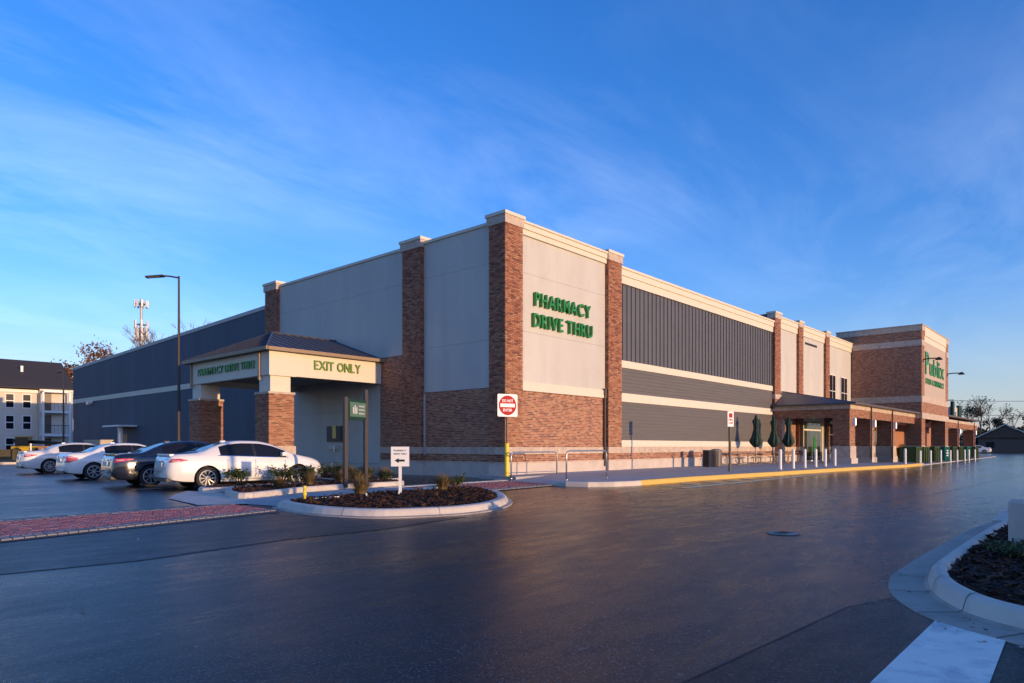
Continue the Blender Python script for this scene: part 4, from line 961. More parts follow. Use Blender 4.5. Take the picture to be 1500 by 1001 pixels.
# yellow marker stake with white irrigation pipe, and white pegs
t = thing('yellow_marker', 'short yellow capped pipe standing on the island kerb', 'pipe', (-12.1, -5.3, .12))
MB().lathe([(0, .33), (.03, .33), (.035, .31), (.035, .26), (.028, .25), (.028, .19), (.042, .18), (.042, .13), (.028, .12), (.028, 0)], seg=12).build('pipe', 'yellow_plastic', t, smooth=True)
MB().tube([(.03, 0, .03), (.5, .1, .04), (.85, .0, .05)], .018, 6).build('side_pipe', 'white_paint', t)
for x, y, lab in ((-9.75, -5.5, 'short white peg in the mulch right of the arrow sign'), (-10.6, -5.4, 'short white peg in the mulch left of the arrow sign')):
    tag(MB().cyl(x, y, .1, .22, .02, 8).build('marker_peg', 'white_paint'), lab, 'peg')
t = thing('junction_box', 'white utility box on the mulch in the rounded island', 'utility box', (-7.9, -4.6, .13), .3)
MB().box(-.22, .22, -.14, .14, 0, .10).build('box', 'white_paint', t); MB().box(-.24, .24, -.16, .16, .101, .12).build('lid', 'galv', t)

# ------------------------------------------------------------------ plants
def blades(n, r, h, w, m, name, parent, seed, droop=.5, segs=3):
    rnd = random.Random(seed); mb = MB()
    for _ in range(n):
        a = rnd.uniform(0, 6.28); L_ = h * rnd.uniform(.6, 1.1); lean = rnd.uniform(.05, 1) * droop; b0_ = rnd.uniform(0, r * .3)
        x, y = b0_ * math.cos(a), b0_ * math.sin(a); vs = []
        for k in range(segs + 1):
            t = k / segs; rad = b0_ + r * lean * 2 * t * t; z = L_ * (t - .35 * lean * t * t * t); ww = w * (1 - t) * .5 + .0015
            px, py = -math.sin(a) * ww, math.cos(a) * ww; cx, cy = rad * math.cos(a), rad * math.sin(a)
            vs += [(cx - px, cy - py, z), (cx + px, cy + py, z)]
        mb.add(vs, [(2 * k, 2 * k + 1, 2 * k + 3, 2 * k + 2) for k in range(segs)])
    return mb.build(name, m, parent)
def leafy(n_stem, n_leaf, r, h, ls, m, parent, seed, flat=.6):
    rnd = random.Random(seed); st = MB(); lf = MB()
    for _ in range(n_stem):
        a = rnd.uniform(0, 6.28); top = Vector((math.cos(a) * r * rnd.uniform(.2, 1), math.sin(a) * r * rnd.uniform(.2, 1), h * rnd.uniform(.6, 1))); mid = top * .5; mid.z = top.z * .62
        st.tube([(0, 0, 0), mid, top], [.012, .008, .004], 4)
        for k in range(n_leaf):
            t = rnd.uniform(.35, 1.05); p = (mid * (1 - t) * 2 * .5 + top * t) if t < 1 else top.copy()
            d = Vector((rnd.gauss(0, 1), rnd.gauss(0, 1), rnd.gauss(.1, .5))).normalized(); L_ = ls * rnd.uniform(.6, 1.3)
            sd = d.cross(Vector((0, 0, 1))).normalized() * L_ * .22; p = p + d * rnd.uniform(0, .06)
            lf.add([p, p + d * L_ * .5 + sd, p + d * L_ + Vector((0, 0, -.2 * L_)), p + d * L_ * .5 - sd], [(0, 1, 2, 3)])
    st.build('stem', 'bark', parent); lf.build('foliage', m, parent)
def shrub(label, x, y, z, kind, s, seed, grp):
    t = thing({'l': 'leafy_shrub', 'g': 'ornamental_grass'}[kind], label, {'l': 'shrub', 'g': 'grass clump'}[kind], (x, y, z), 0, grp)
    if kind == 'l': leafy(17, 24, .48 * s, .48 * s, .12 * s, 'leaf_green', t, seed)
    else: blades(420, .34 * s, .44 * s, .014, 'grass_tan', 'blades', t, seed, .7)
GP1 = 'shrubs planted beside the white sedan'; GP2 = 'grass clumps in the mulch beds'
shrub('leafy green shrub in front of the white sedan rear wheel', -10.35, 1.05, .12, 'l', 1.05, 1, GP1)
shrub('leafy green shrub in front of the white sedan front door', -8.9, 1.2, .12, 'l', 1.15, 2, GP1)
shrub('leafy green shrub in front of the white sedan front wheel', -7.7, 1.35, .12, 'l', 1.1, 3, GP1)
shrub('leafy shrub just off the nose of the white sedan', -6.6, 1.7, .12, 'l', 1.1, 4, GP1)
shrub('tall leafy shrub between the posts of the green frame sign', -6.6, .1, .12, 'l', 1.0, 5, GP1)
shrub('small tan grass clump at the pointed end of the narrow bed', -10.3, -1.1, .12, 'g', .8, 6, GP2)
shrub('olive grass clump midway along the narrow bed', -9.0, -.5, .12, 'g', 1.0, 7, GP2)
shrub('rust grass clump right of the middle of the narrow bed', -7.6, -.1, .12, 'g', 1.0, 8, GP2)
shrub('grass clump at the foot of the frame sign left post', -7.2, -.35, .12, 'g', 1.0, 9, GP2)
shrub('dark low clump right of the frame sign', -5.9, -.1, .12, 'l', .7, 10, GP2)
shrub('rust coloured grass clump behind the arrow sign', -5.6, .4, .12, 'g', 1.15, 11, GP2)
shrub('big olive grass clump left in the rounded island', -10.35, -4.85, .12, 'g', 1.15, 12, GP2)
shrub('dark green grass clump right of the arrow sign in the island', -8.0, -5.1, .12, 'g', 1.1, 13, GP2)
shrub('low green clump at the far side of the rounded island', -7.2, -4.75, .12, 'l', .75, 14, GP2)
for i in range(5): shrub(['grass clump by the nose of the parked white sedan', 'second grass clump back from the sedan nose', 'third clump back towards the canopy column', 'fourth clump back towards the canopy column', 'clump at the foot of the near canopy column'][i], -5.2 + .3 * (i % 2), 1.9 + i * 1.35, .12, 'g', 1.0, 20 + i, 'grass clumps in the strip by the canopy column')
t = thing('leafy_shrub', 'low spreading dark green shrub in the mulch at the right edge', 'shrub', (-11.0, -17.5, .1)); leafy(60, 30, .55, .15, .055, 'leaf_green', t, 31)

# fallen leaves and grit on the asphalt and in the gutters
rnd = random.Random(12); lt = MB()
for _ in range(420):
    if rnd.random() < .55: x, y = rnd.uniform(-19, 20), rnd.uniform(-17, -7)
    else:
        q = rnd.choice(ISL_C + ISL_R[:30]); x, y = q[0] + rnd.gauss(0, .12), q[1] + rnd.gauss(0, .12)
    if inpoly(x, y, ISL_C) or inpoly(x, y, ISL_R): zz = .035
    else: zz = .012
    a = rnd.uniform(0, 6.28); l_ = rnd.uniform(.008, .026); w_ = l_ * rnd.uniform(.3, .8); c_, s_ = math.cos(a), math.sin(a)
    lt.add([(x - c_ * l_, y - s_ * l_, zz), (x - s_ * w_, y + c_ * w_, zz + .006), (x + c_ * l_, y + s_ * l_, zz + .002), (x + s_ * w_, y - c_ * w_, zz)], [(0, 3, 2, 1)])
lt.build('leaf_litter', mat('litter', (.30, .22, .14), .8, .1, island=[(0, (.30, .20, .11)), (.35, (.45, .40, .33)), (.6, (.18, .09, .05)), (.85, (.35, .30, .22))]), kind='stuff')

# ------------------------------------------------------------------ trees
def tree(label, x, y, h, seed, leaf=None, nleaf=0, spread=.5, bark='bark_pale', levels=5, name='bare_tree', lsize=.5, grp=None, r0=None, lean=0):
    t = thing(name, label, 'tree', (x, y, -.05), 0, grp); rnd = random.Random(seed); tips = []; st = MB(); trunk = MB()
    def grow(p, d, L_, r, lv):
        q = p + d * L_; mid = p + d * L_ * .5 + Vector((rnd.gauss(0, 1), rnd.gauss(0, 1), 0)) * L_ * .04
        (trunk if lv == levels else st).tube([p, mid, q], [r, r * .85, r * .68], 5 if lv > 2 else 3, cap=False)
        if lv <= 2: tips.append(q); tips.append(mid)
        if lv == 0: return
        nb = rnd.choice((2, 3, 3)) if lv > 1 else 3
        for k in range(nb):
            a = rnd.uniform(0, 6.28); v = Vector((math.cos(a), math.sin(a), 0)) * rnd.uniform(.35, .95) * (spread / .5)
            dd = (d + v * .75 + Vector((0, 0, .12))).normalized(); grow(q, dd, L_ * rnd.uniform(.6, .82), r * .62, lv - 1)
    r0 = r0 or h * .018
    grow(Vector((0, 0, 0)), Vector((lean, 0, 1)).normalized(), h * .30, r0, levels)
    trunk.build('trunk', bark, t); st.build('branches', bark, t)
    if leaf:
        lf = MB()
        for _ in range(nleaf):
            c = rnd.choice(tips) + Vector((rnd.gauss(0, 1), rnd.gauss(0, 1), rnd.gauss(0, 1))) * h * .035; u = Vector((rnd.gauss(0, 1), rnd.gauss(0, 1), rnd.gauss(0, 1))).normalized() * lsize * rnd.uniform(.5, 1); w = u.orthogonal().normalized() * lsize * .5
            lf.add([c - u * .5, c + w * .5, c + u * .5, c - w * .5], [(0, 1, 2, 3)])
        lf.build('crown', leaf, t)
    return t
G_ = 'trees behind the store'
tree('autumn tree with sparse rust leaves beside the left end of the store', *at(112, 105), 15.5, 3, 'leaf_rust', 1000, .55, grp=G_, lsize=.55, name='autumn_tree')
tree('low bare tree above the apartment roof', *at(68, 140), 16, 5, 'leaf_rust', 250, .6, grp=G_)
tree('small dark tree between apartment roof and store', *at(90, 120), 11.5, 6, 'leaf_rust', 700, .6, grp=G_, lsize=.6)
tree('rust leaved tree peeking over the store roof left of the tower mast', *at(168, 95), 15, 8, 'leaf_rust', 2600, .6, grp=G_, lsize=.55, name='autumn_tree')
tree('second rust leaved tree over the store roof under the mast', *at(190, 95), 15.8, 9, 'leaf_rust', 2600, .6, grp=G_, lsize=.55, name='autumn_tree')
tree('bare tree over the store roof just right of the mast', *at(236, 98), 15.6, 11, None, 0, .5, levels=6, grp=G_)
tree('tall bare tree over the store roof left of the lamp post', *at(254, 100), 18.2, 12, None, 0, .5, levels=6, grp=G_)
tree('bare tree over the store roof behind the lamp post', *at(284, 100), 19.6, 13, None, 0, .5, levels=6, grp=G_)
Gr = 'trees at the far right'
for i, (px, d, h, sd, lf, lab) in enumerate(((1436, 150, 12.5, 21, 60, 'tallest bare tree past the far end of the store'), (1446, 155, 11, 22, 60, 'bare tree second from the store end'), (1425, 160, 11, 23, 500, 'low dark tree right at the store end'), (1459, 170, 9, 24, 900, 'dark bushy tree left of the gabled house'), (1495, 150, 9.5, 25, 80, 'bare tree at the right edge beyond the gabled house'), (1510, 140, 9, 26, 900, 'dark bushy tree cut by the right edge'))):
    tree(lab, *at(px, d), h, sd, 'leaf_dark', lf, .5, 'bark', levels=6, grp=Gr, lsize=.6)
def bushmass(name, label, cat, x0, y0, x1, y1, h, n, m, seed, sz=.6, depth=4):
    rnd = random.Random(seed); mb = MB(); d = Vector((x1 - x0, y1 - y0)); nn = Vector((-d.y, d.x)).normalized()
    core = MB(); N_ = 24
    for k in range(n):
        t = rnd.random(); hh = h * (.75 + .25 * math.sin(t * 31 + seed) * math.sin(t * 13)); z = hh * (rnd.random() ** .7); c = Vector((x0 + d.x * t + nn.x * rnd.uniform(-1, 1) * depth / 2, y0 + d.y * t + nn.y * rnd.uniform(-1, 1) * depth / 2, z))
        u = Vector((rnd.gauss(0, 1), rnd.gauss(0, 1), rnd.gauss(0, 1))).normalized() * sz * rnd.uniform(.5, 1.2); w = u.orthogonal().normalized() * sz * .6
        mb.add([c - u * .5, c + w * .5, c + u * .5, c - w * .5], [(0, 1, 2, 3)])
    o = mb.build(name, m); return tag(o, label, cat)
bushmass('treeline', 'dark line of woodland along the horizon at the far right', 'woods', *at(1415, 190), *at(1640, 150), 6.5, 9000, 'leaf_dark', 5, 1.0, 8)['kind'] = 'stuff'
bushmass('treeline', 'far woodland behind the apartments at the left', 'woods', *at(-120, 190), *at(130, 170), 7, 3000, 'leaf_dark', 6, 1.2, 8)['kind'] = 'stuff'
# unseen clipped evergreen row, added behind the viewer to shade the near asphalt
rnd = random.Random(2); hb = MB(); nx = 160
top = [2.2 + .07 * math.sin(i * .9) + rnd.uniform(-.05, .05) for i in range(nx + 1)]
for i in range(nx):
    xa, xb = -75 + i * 1.0, -75 + (i + 1) * 1.0
    hb.hexa([(xa, -47, 0), (xb, -47, 0), (xb, -45.6, 0), (xa, -45.6, 0), (xa, -46.9, top[i]), (xb, -46.9, top[i + 1]), (xb, -45.7, top[i + 1]), (xa, -45.7, top[i])])
hg = thing('shade_hedge', 'long unseen evergreen row added on the sunny side as a shade caster', 'shade_hedge')
hb.build('foliage', 'shade_hedge_leaf', hg, kind='stuff')

# ------------------------------------------------------------------ cars
def interp(x, keys):
    xs = [k[0] for k in keys]; ys = [k[1] for k in keys]; n = len(xs)
    if x <= xs[0]: return ys[0]
    if x >= xs[-1]: return ys[-1]
    i = max(j for j in range(n - 1) if xs[j] <= x); h = xs[i + 1] - xs[i]; t = (x - xs[i]) / h
    dl = [(ys[j + 1] - ys[j]) / (xs[j + 1] - xs[j]) for j in range(n - 1)]
    def m(j):
        if j == 0: return dl[0]
        if j == n - 1: return dl[-1]
        return 0 if dl[j - 1] * dl[j] <= 0 else 2 * dl[j - 1] * dl[j] / (dl[j - 1] + dl[j])
    return ys[i] * (1 + 2 * t) * (1 - t) ** 2 + h * m(i) * t * (1 - t) ** 2 + ys[i + 1] * t * t * (3 - 2 * t) + h * m(i + 1) * t * t * (t - 1)
BASE = dict(L=4.93, top=[(0, .60), (.03, .80), (.07, .93), (.14, 1.0), (.3, 1.045), (.75, 1.075), (.95, 1.12), (1.3, 1.27), (1.7, 1.40), (2.2, 1.455), (2.6, 1.45), (3.0, 1.385), (3.4, 1.23), (3.75, 1.05), (3.95, 1.0), (4.3, .93), (4.65, .83), (4.82, .72), (4.93, .50)],
            belt=[(0, .56), (.05, .78), (.12, .90), (.4, .97), (1.0, 1.0), (2.0, .975), (3.2, .93), (3.8, .92), (4.2, .87), (4.6, .77), (4.82, .65), (4.93, .46)],
            w=[(0, .66), (.05, .76), (.15, .84), (.45, .905), (1.2, .925), (3.6, .925), (4.2, .90), (4.6, .80), (4.8, .66), (4.93, .42)],
            wt=[(0, .60), (.1, .70), (.5, .76), (1.0, .72), (1.4, .62), (1.8, .58), (2.8, .58), (3.3, .64), (3.8, .78), (4.3, .74), (4.7, .60), (4.93, .36)],
            zb=[(0, .36), (.15, .27), (.5, .22), (1.5, .19), (3.5, .19), (4.5, .20), (4.8, .24), (4.93, .30)],
            wheels=(1.06, 3.89), cabin=(1.02, 3.72), rear_glass=(.98, 1.62), wind=(2.98, 3.72), r=.335)
def car(label, loc, rz, paint, cfg, grp, tail='bar', rimsp=10, zw=1.0, sunroof=False, spoiler=True):
    c = dict(BASE); c.update(cfg); sc = 1.0
    T = thing('parked_car', label, 'car', loc, rz, grp)
    def section(x):
        zt, zb_, zbel, w, wt = interp(x, c['top']), interp(x, c['belt']), 0, interp(x, c['w']), interp(x, c['wt'])
        zbel = min(zb_, zt - .02); z0 = interp(x, c['zb'])
        hh = zt - zbel
        P = [(0, z0), (w * .82, z0), (w * .94, z0 + .03), (w * .985, z0 + .13), (w, z0 + (zbel - z0) * .42), (w * .995, z0 + (zbel - z0) * .7), (w * .975, zbel - .05), (w * .945, zbel)]
        wg = w * .945
        k = 1.0
        for t_ in (.25, .5, .75, .92): P.append((wg + (wt - wg) * (t_ ** 1.15), zbel + hh * (t_ ** .95) * .96))
        P += [(wt * .93, zbel + hh * .985), (wt * .6, zbel + hh * 1.0), (0, zt + .012 * min(1, hh * 4))]
        return P
    xs = [0, .02, .05, .09, .14, .2] + [.2 + (c['L'] - .4) * i / 62 for i in range(1, 62)] + [c['L'] - .2, c['L'] - .14, c['L'] - .09, c['L'] - .05, c['L'] - .02, c['L']]
    secs = [section(x) for x in xs]; m = len(secs[0]); vs = []; ring = 2 * m - 2
    for x, P in zip(xs, secs):
        full = P + [(-y, z) for y, z in P[-2:0:-1]]
        vs += [(x, y, z) for y, z in full]
    fs = [(i * ring + k, i * ring + (k + 1) % ring, (i + 1) * ring + (k + 1) % ring, (i + 1) * ring + k) for i in range(len(xs) - 1) for k in range(ring)]
    fs += [tuple(range(ring - 1, -1, -1)), tuple((len(xs) - 1) * ring + k for k in range(ring))]
    body = MB().add(vs, fs).build('body', paint, T, smooth=True); fixn(body)
    body.data.materials.append(M['car_trim'])
    # wheel arches
    for wx in c['wheels']:
        for sd in (-1, 1):
            rr_ = c['r'] + .05; cut = MB().tube([(wx, sd * .60, c['r']), (wx, sd * 1.2, c['r'])], rr_, 32)
            co = cut.build('cutter', 'car_trim', T); fixn(co)
            md = body.modifiers.new('b', 'BOOLEAN'); md.operation = 'DIFFERENCE'; md.solver = 'EXACT'; md.object = co
            md.material_mode = 'TRANSFER'
            bpy.context.view_layer.update()
            me = bpy.data.meshes.new_from_object(body.evaluated_get(bpy.context.evaluated_depsgraph_get())); body.modifiers.clear(); body.data = me; bpy.data.objects.remove(co)
    for p in body.data.polygons: p.use_smooth = True
    body.data.set_sharp_from_angle(angle=R(38))
    body.data.name = 'body'
    # surface lookups
    def side_y(x, z):
        P = section(x)
        for (y0, z0), (y1, z1) in zip(P[1:], P[2:]):
            if z0 <= z <= z1 and z1 > z0: return y0 + (y1 - y0) * (z - z0) / (z1 - z0)
        return P[-2][0]
    def side_patch(pts, off, name, mt, parent=T, both=True, nx=14, nz=5):
        """pts: lower and upper curves as functions over x range -> strip on the flank"""
        x0, x1, lo, hi = pts; res = []
        for sd in ((1, -1) if both else (-1,)):
            vv = []; 
            for i in range(nx + 1):
                x = x0 + (x1 - x0) * i / nx; a, b = lo(x), hi(x)
                for k in range(nz + 1):
                    z = a + (max(b, a + .002) - a) * k / nz; vv.append((x, sd * (side_y(x, z) + off), z))
            o = MB().add(vv, [(i * (nz + 1) + k, (i + 1) * (nz + 1) + k, (i + 1) * (nz + 1) + k + 1, i * (nz + 1) + k + 1) for i in range(nx) for k in range(nz)]).build(name, mt, parent, smooth=True)
            if sd > 0: o.data.flip_normals()
            res.append(o)
        return res
    def top_patch(x0, x1, wf, off, name, mt, curve=.0, nx=12, ny=12):
        vv = []
        for i in range(nx + 1):
            for k in range(ny + 1):
                s_ = -1 + 2 * k / ny; x = x0 + (x1 - x0) * i / nx + curve * (s_ * s_); P = section(x); wt = P[-3][0] * wf; y = s_ * wt
                ya = abs(y); z = None
                up_ = P[-3:]
                for (a0, b0_), (a1, b1) in zip(up_, up_[1:]):
                    if a1 <= ya <= a0 + 1e-6: z = b0_ + (b1 - b0_) * (a0 - ya) / max(a0 - a1, 1e-6)
                if z is None: z = P[-3][1]
                vv.append((x, y, z + off))
        o = MB().add(vv, [(i * (ny + 1) + k, (i + 1) * (ny + 1) + k, (i + 1) * (ny + 1) + k + 1, i * (ny + 1) + k + 1) for i in range(nx) for k in range(ny)]).build(name, mt, T, smooth=True)
        if o.data.polygons[0].normal.z < 0: o.data.flip_normals()
        return o
    # side glass: from belt to roof rail between cabin ends, split by the B pillar
    c0, c1 = c['cabin']; xb = c.get('bp', (c0 + c1) / 2 + .12)
    def lo(x): return interp(x, c['belt']) + .018
    def hi(x):
        zt = interp(x, c['top']); be = interp(x, c['belt']); return be + .018 + max(0, (zt - be) * .86 - .018 - .012)
    for a, b in ((c0 + .42, xb - .035), (xb + .035, c1 - .22)):
        side_patch((a, b, lo, hi), .006, 'side_window', 'glass_dark', nx=18, nz=6)
    side_patch((c0 + .34, c1 - .16, lambda x: lo(x) - .02, lambda x: lo(x) - .0), .009, 'window_trim', 'chrome' if c.get('chrome', 1) else 'car_trim', nx=24, nz=1)
    side_patch((xb - .033, xb + .033, lo, hi), .005, 'pillar', 'car_trim', nx=2)
    top_patch(*c['rear_glass'], .97, .006, 'rear_window', 'glass_dark'); top_patch(*c['wind'], .97, .006, 'windscreen', 'glass_dark')
    # door shut lines
    for x in (c0 + .62, xb, c1 - .28):
        side_patch((x - .006, x + .006, lambda q: .30, lambda q: interp(q, c['belt']) - .01), .0025, 'door_gap', 'car_trim', nx=1, nz=8)
    side_patch((c0 + .35, c1 - .1, lambda q: .285, lambda q: .30), .004, 'sill_line', 'car_trim', nx=16, nz=1)
    for x in (xb - .32, c1 - .62 - .4): side_patch((x, x + .2, lambda q: interp(q, c['belt']) - .115, lambda q: interp(q, c['belt']) - .09), .02, 'door_handle', paint, nx=3, nz=1)
    # mirrors
    for sd in (-1, 1):
        o = bevel(MB().box(c1 - .42, c1 - .24, sd * .93 - .1, sd * .93 + .1, .97, 1.10).build('mirror', paint, T), .035, 3)
    # lamps
    if tail == 'bar': side_patch((.045, .50, lambda x: .80 + .12 * x, lambda x: .90 + .07 * x - .25 * max(0, x - .3)), .012, 'tail_light', 'tail_red', nx=12)
    elif tail == 'round': side_patch((.02, .42, lambda x: .66 + .35 * max(0, x - .12), lambda x: .90 - .28 * max(0, x - .2)), .012, 'tail_light', 'tail_red', nx=12)
    else: side_patch((.03, .56, lambda x: .76 + .18 * x, lambda x: .89 + .05 * x - .1 * max(0, x - .3)), .012, 'tail_light', 'tail_red', nx=12)
    side_patch((.10, .30, lambda x: .845, lambda x: .865), .018, 'reversing_lens', 'lens_clear', nx=4, nz=1)
    Lc = c['L']; side_patch((Lc - .62, Lc - .12, lambda x: .66 - .10 * (x - (Lc - .62)), lambda x: .755 - .28 * (x - (Lc - .62))), .012, 'headlight', 'lens_clear', nx=10)
    bevel(MB().box(-.035, .02, -.27, .27, .66, .80).build('number_plate', 'plate', T), .01)
    bevel(MB().box(-.03, .06, -.12, .12, .84, .87).build('boot_handle', 'chrome', T), .01)
    bevel(MB().box(-.015, .25, -.62, .62, .245, .355).build('rear_diffuser', 'car_trim', T), .015)
    bevel(MB().box(Lc - .2, Lc + .0, -.36, .36, .34, .48).build('front_grille', 'car_trim', T), .02)
    MB().tube([(-.02, .45, .29), (.2, .45, .29)], .035, 10).build('exhaust', 'chrome', T)
    if spoiler: o = bevel(MB().box(.08, .22, -.62, .62, interp(.12, c['top']) + .0, interp(.2, c['top']) + .03).build('boot_lip', paint, T), .015)
    bevel(MB().box(1.72, 1.88, -.02, .02, interp(1.8, c['top']) - .01, interp(1.8, c['top']) + .045).build('antenna_fin', paint, T), .01)
    # wheels
    for wx in c['wheels']:
        for sd in (-1, 1):
            wh = bpy.data.objects.new('wheel', None); COL.objects.link(wh); wh.parent = T; wh.location = (wx, sd * .80, c['r']); wh.rotation_euler = (0, 0, 0 if sd < 0 else math.pi)
            r_ = c['r']; ri = r_ * .70
            MB().lathe([(ri, -.10), (r_ - .02, -.105), (r_, -.08), (r_, .08), (r_ - .02, .105), (ri, .10), (ri, -.10)], seg=40, axis='y').build('tyre', 'tyre', wh, smooth=False)
            MB().lathe([(ri + .004, -.10), (ri - .02, -.085), (ri - .03, .08), (.0, .08)], seg=40, axis='y').build('rim_barrel', 'car_trim', wh)
            sp = MB(); sp.lathe([(ri + .006, -.102), (ri - .018, -.108), (ri - .03, -.085)], seg=40, axis='y'); sp.lathe([(0, -.10), (.05, -.10), (.065, -.085), (.065, -.05)], seg=20, axis='y')
            for k in range(rimsp):
                a = 2 * math.pi * k / rimsp; ca, sa = math.cos(a), math.sin(a); w0, w1 = .013, .012 + .06 / rimsp
                def pt(rad, off, y): return (rad * ca - off * sa, y, rad * sa + off * ca)
                sp.hexa([pt(.05, -w0, -.085), pt(ri - .012, -w1, -.10), pt(ri - .012, w1, -.10), pt(.05, w0, -.085), pt(.05, -w0, -.06), pt(ri - .012, -w1, -.07), pt(ri - .012, w1, -.07), pt(.05, w0, -.06)])
            sp.build('rim', 'rim', wh)
    return T
GC = 'cars parked in a row along the store side wall'
car('white sedan with dark windows parked nearest the planting bed', (-11.75, 3.10, 0), R(-6), 'car_white', {}, GC)
older = dict(L=4.55, top=[(0, .58), (.03, .78), (.08, .93), (.2, 1.0), (.6, 1.03), (.85, 1.06), (1.2, 1.24), (1.6, 1.37), (2.1, 1.41), (2.5, 1.40), (2.9, 1.30), (3.3, 1.10), (3.5, 1.0), (4.0, .93), (4.35, .82), (4.48, .66), (4.55, .46)],
             belt=[(0, .54), (.05, .76), (.15, .90), (.5, .94), (1.2, .94), (2.5, .91), (3.4, .89), (3.9, .85), (4.3, .74), (4.48, .60), (4.55, .42)],
             w=[(0, .62), (.06, .74), (.2, .83), (.5, .87), (1.2, .885), (3.3, .885), (3.9, .86), (4.3, .75), (4.55, .42)],
             wt=[(0, .55), (.1, .66), (.5, .72), (.9, .70), (1.3, .60), (1.7, .56), (2.6, .56), (3.0, .62), (3.4, .72), (4.0, .70), (4.35, .56), (4.55, .34)],
             zb=[(0, .34), (.15, .26), (.5, .21), (3.9, .20), (4.4, .23), (4.55, .28)], wheels=(.93, 3.66), cabin=(.92, 3.48), rear_glass=(.92, 1.45), wind=(2.75, 3.42), r=.32)
car('glossy black sedan parked second, tight beside the nearest white sedan', (-12.35, 5.75, 0), R(-5), 'car_black', {}, GC, 'wide', 8)
car('white rounded sedan with big red tail lights parked third', (-11.9, 12.15, 0), R(-3), 'car_white_cool', older, GC, 'round', 7, spoiler=False)
car('silver white sedan parked last, farthest along the row', (-11.3, 20.6, 0), R(-3), 'car_silver', {}, GC, 'wide', 9)
xf = at(1452, 120)
car('small pale car parked far away at the right beyond the store', (xf[0], xf[1], 0), R(100), 'car_silver', {}, None, 'wide', 8)

# ------------------------------------------------------------------ apartments, left
def apartments():
    o0 = at(103, 84); o1 = at(-70, 76)
    A = thing('apartment_building', 'three-storey pale apartment block with dark shingle roof, lower storeys in shade', 'apartments', (o0[0], o0[1], 0), math.atan2(o1[1] - o0[1], o1[0] - o0[0]))
    A.scale = (.74, 1, 1)
    # local: +x runs left along the facade, facade faces local +y?  compute so that the facade faces the camera
    s = 1
    Ln = 26
    c = Vector((math.cos(A.rotation_euler[2]), math.sin(A.rotation_euler[2]))); nrm = Vector((-c.y, c.x)); tocam = Vector((CAMX - o0[0], CAMY - o0[1]))
    f = 1 if nrm.dot(tocam) > 0 else -1
    def b(name, m, x0, x1, d0, d1, z0, z1, parent=A):
        y0, y1 = sorted((f * d0, f * d1)); return bx(name, m, x0, x1, y0, y1, z0, z1, parent)
    bays = [(0, 4.6, 1.2), (4.6, 9.6, .5), (9.6, 12.6, 0), (12.6, 17.5, .5), (17.5, 22.5, 0), (22.5, 30, .5)]
    for x0, x1, pr in bays:
        b('wall', 'siding_white' if pr > .4 else 'siding_tan', x0, x1, -10, pr, -.05, 7.9 + (.3 if pr > 1 else 0))
        b('roof_trim', 'white_paint', x0, x1, pr - .1, pr + .25, 7.55 + (.3 if pr > 1 else 0), 7.9 + (.3 if pr > 1 else 0))
        n_ = int((7.5) / .35)
        if pr < 1:
            for k in range(n_): b('siding_board', 'siding_white' if pr > .4 else 'siding_tan', x0 + .02, x1 - .02, pr, pr + .02, .1 + k * .35, .1 + k * .35 + .30)
            for fl, z in enumerate((.6, 3.2, 5.7)):
                for wx in ((x0 + .9, x0 + 3.1) if x1 - x0 > 4 else (x0 + .9,)):
                    fr = b('window', 'white_paint', wx, wx + 1.2, pr + .02, pr + .07, z, z + 1.7)
                    b('pane', 'glass_dark', wx + .12, wx + 1.08, pr + .072, pr + .08, z + .1, z + .8, fr); b('pane', 'glass_dark', wx + .12, wx + 1.08, pr + .072, pr + .08, z + .9, z + 1.6, fr)
    # balcony bay
    for fl, z in enumerate((0, 2.75, 5.35)):
        b('balcony_slab', 'white_paint', .9, 4.4, 1.2, 2.6, z + 2.45 if fl < 2 else 7.6, z + 2.7 if fl < 2 else 7.8)
        b('balcony_door', 'bronze', 3.0, 3.9, 1.2, 1.26, z + .1, z + 2.2)
        if fl:
            b('railing', 'dark_metal', .9, 4.4, 2.5, 2.55, z + .95, z + 1.02)
            for k in range(8): b('baluster', 'dark_metal', .95 + k * .49, .98 + k * .49, 2.5, 2.54, z - .02, z + .95)
    b('balcony_pillar', 'white_paint', .7, .95, 2.35, 2.6, 0, 7.6); b('balcony_pillar', 'white_paint', 4.3, 4.55, 2.35, 2.6, 0, 7.6)
    z0, z1 = 7.9, 11.9
    r = MB(); y = lambda d: f * d
    r.add([(-.2, y(1.8), 8.2), (30.5, y(.9), z0), (30.5, y(-5), z1), (-.2, y(-5), z1), (30.5, y(-11), z0), (-.2, y(-11), z0), (-.2, y(1.8), 8.05), (30.5, y(.9), z0 - .15)], [(0, 1, 2, 3), (3, 2, 4, 5), (0, 6, 7, 1)])
    r.build('roof', 'shingle', A)
    for x in (6, 15.5, 24): b('roof_vent', 'white_paint', x, x + .35, -2.2, -1.85, 9.9, 10.9)
apartments()
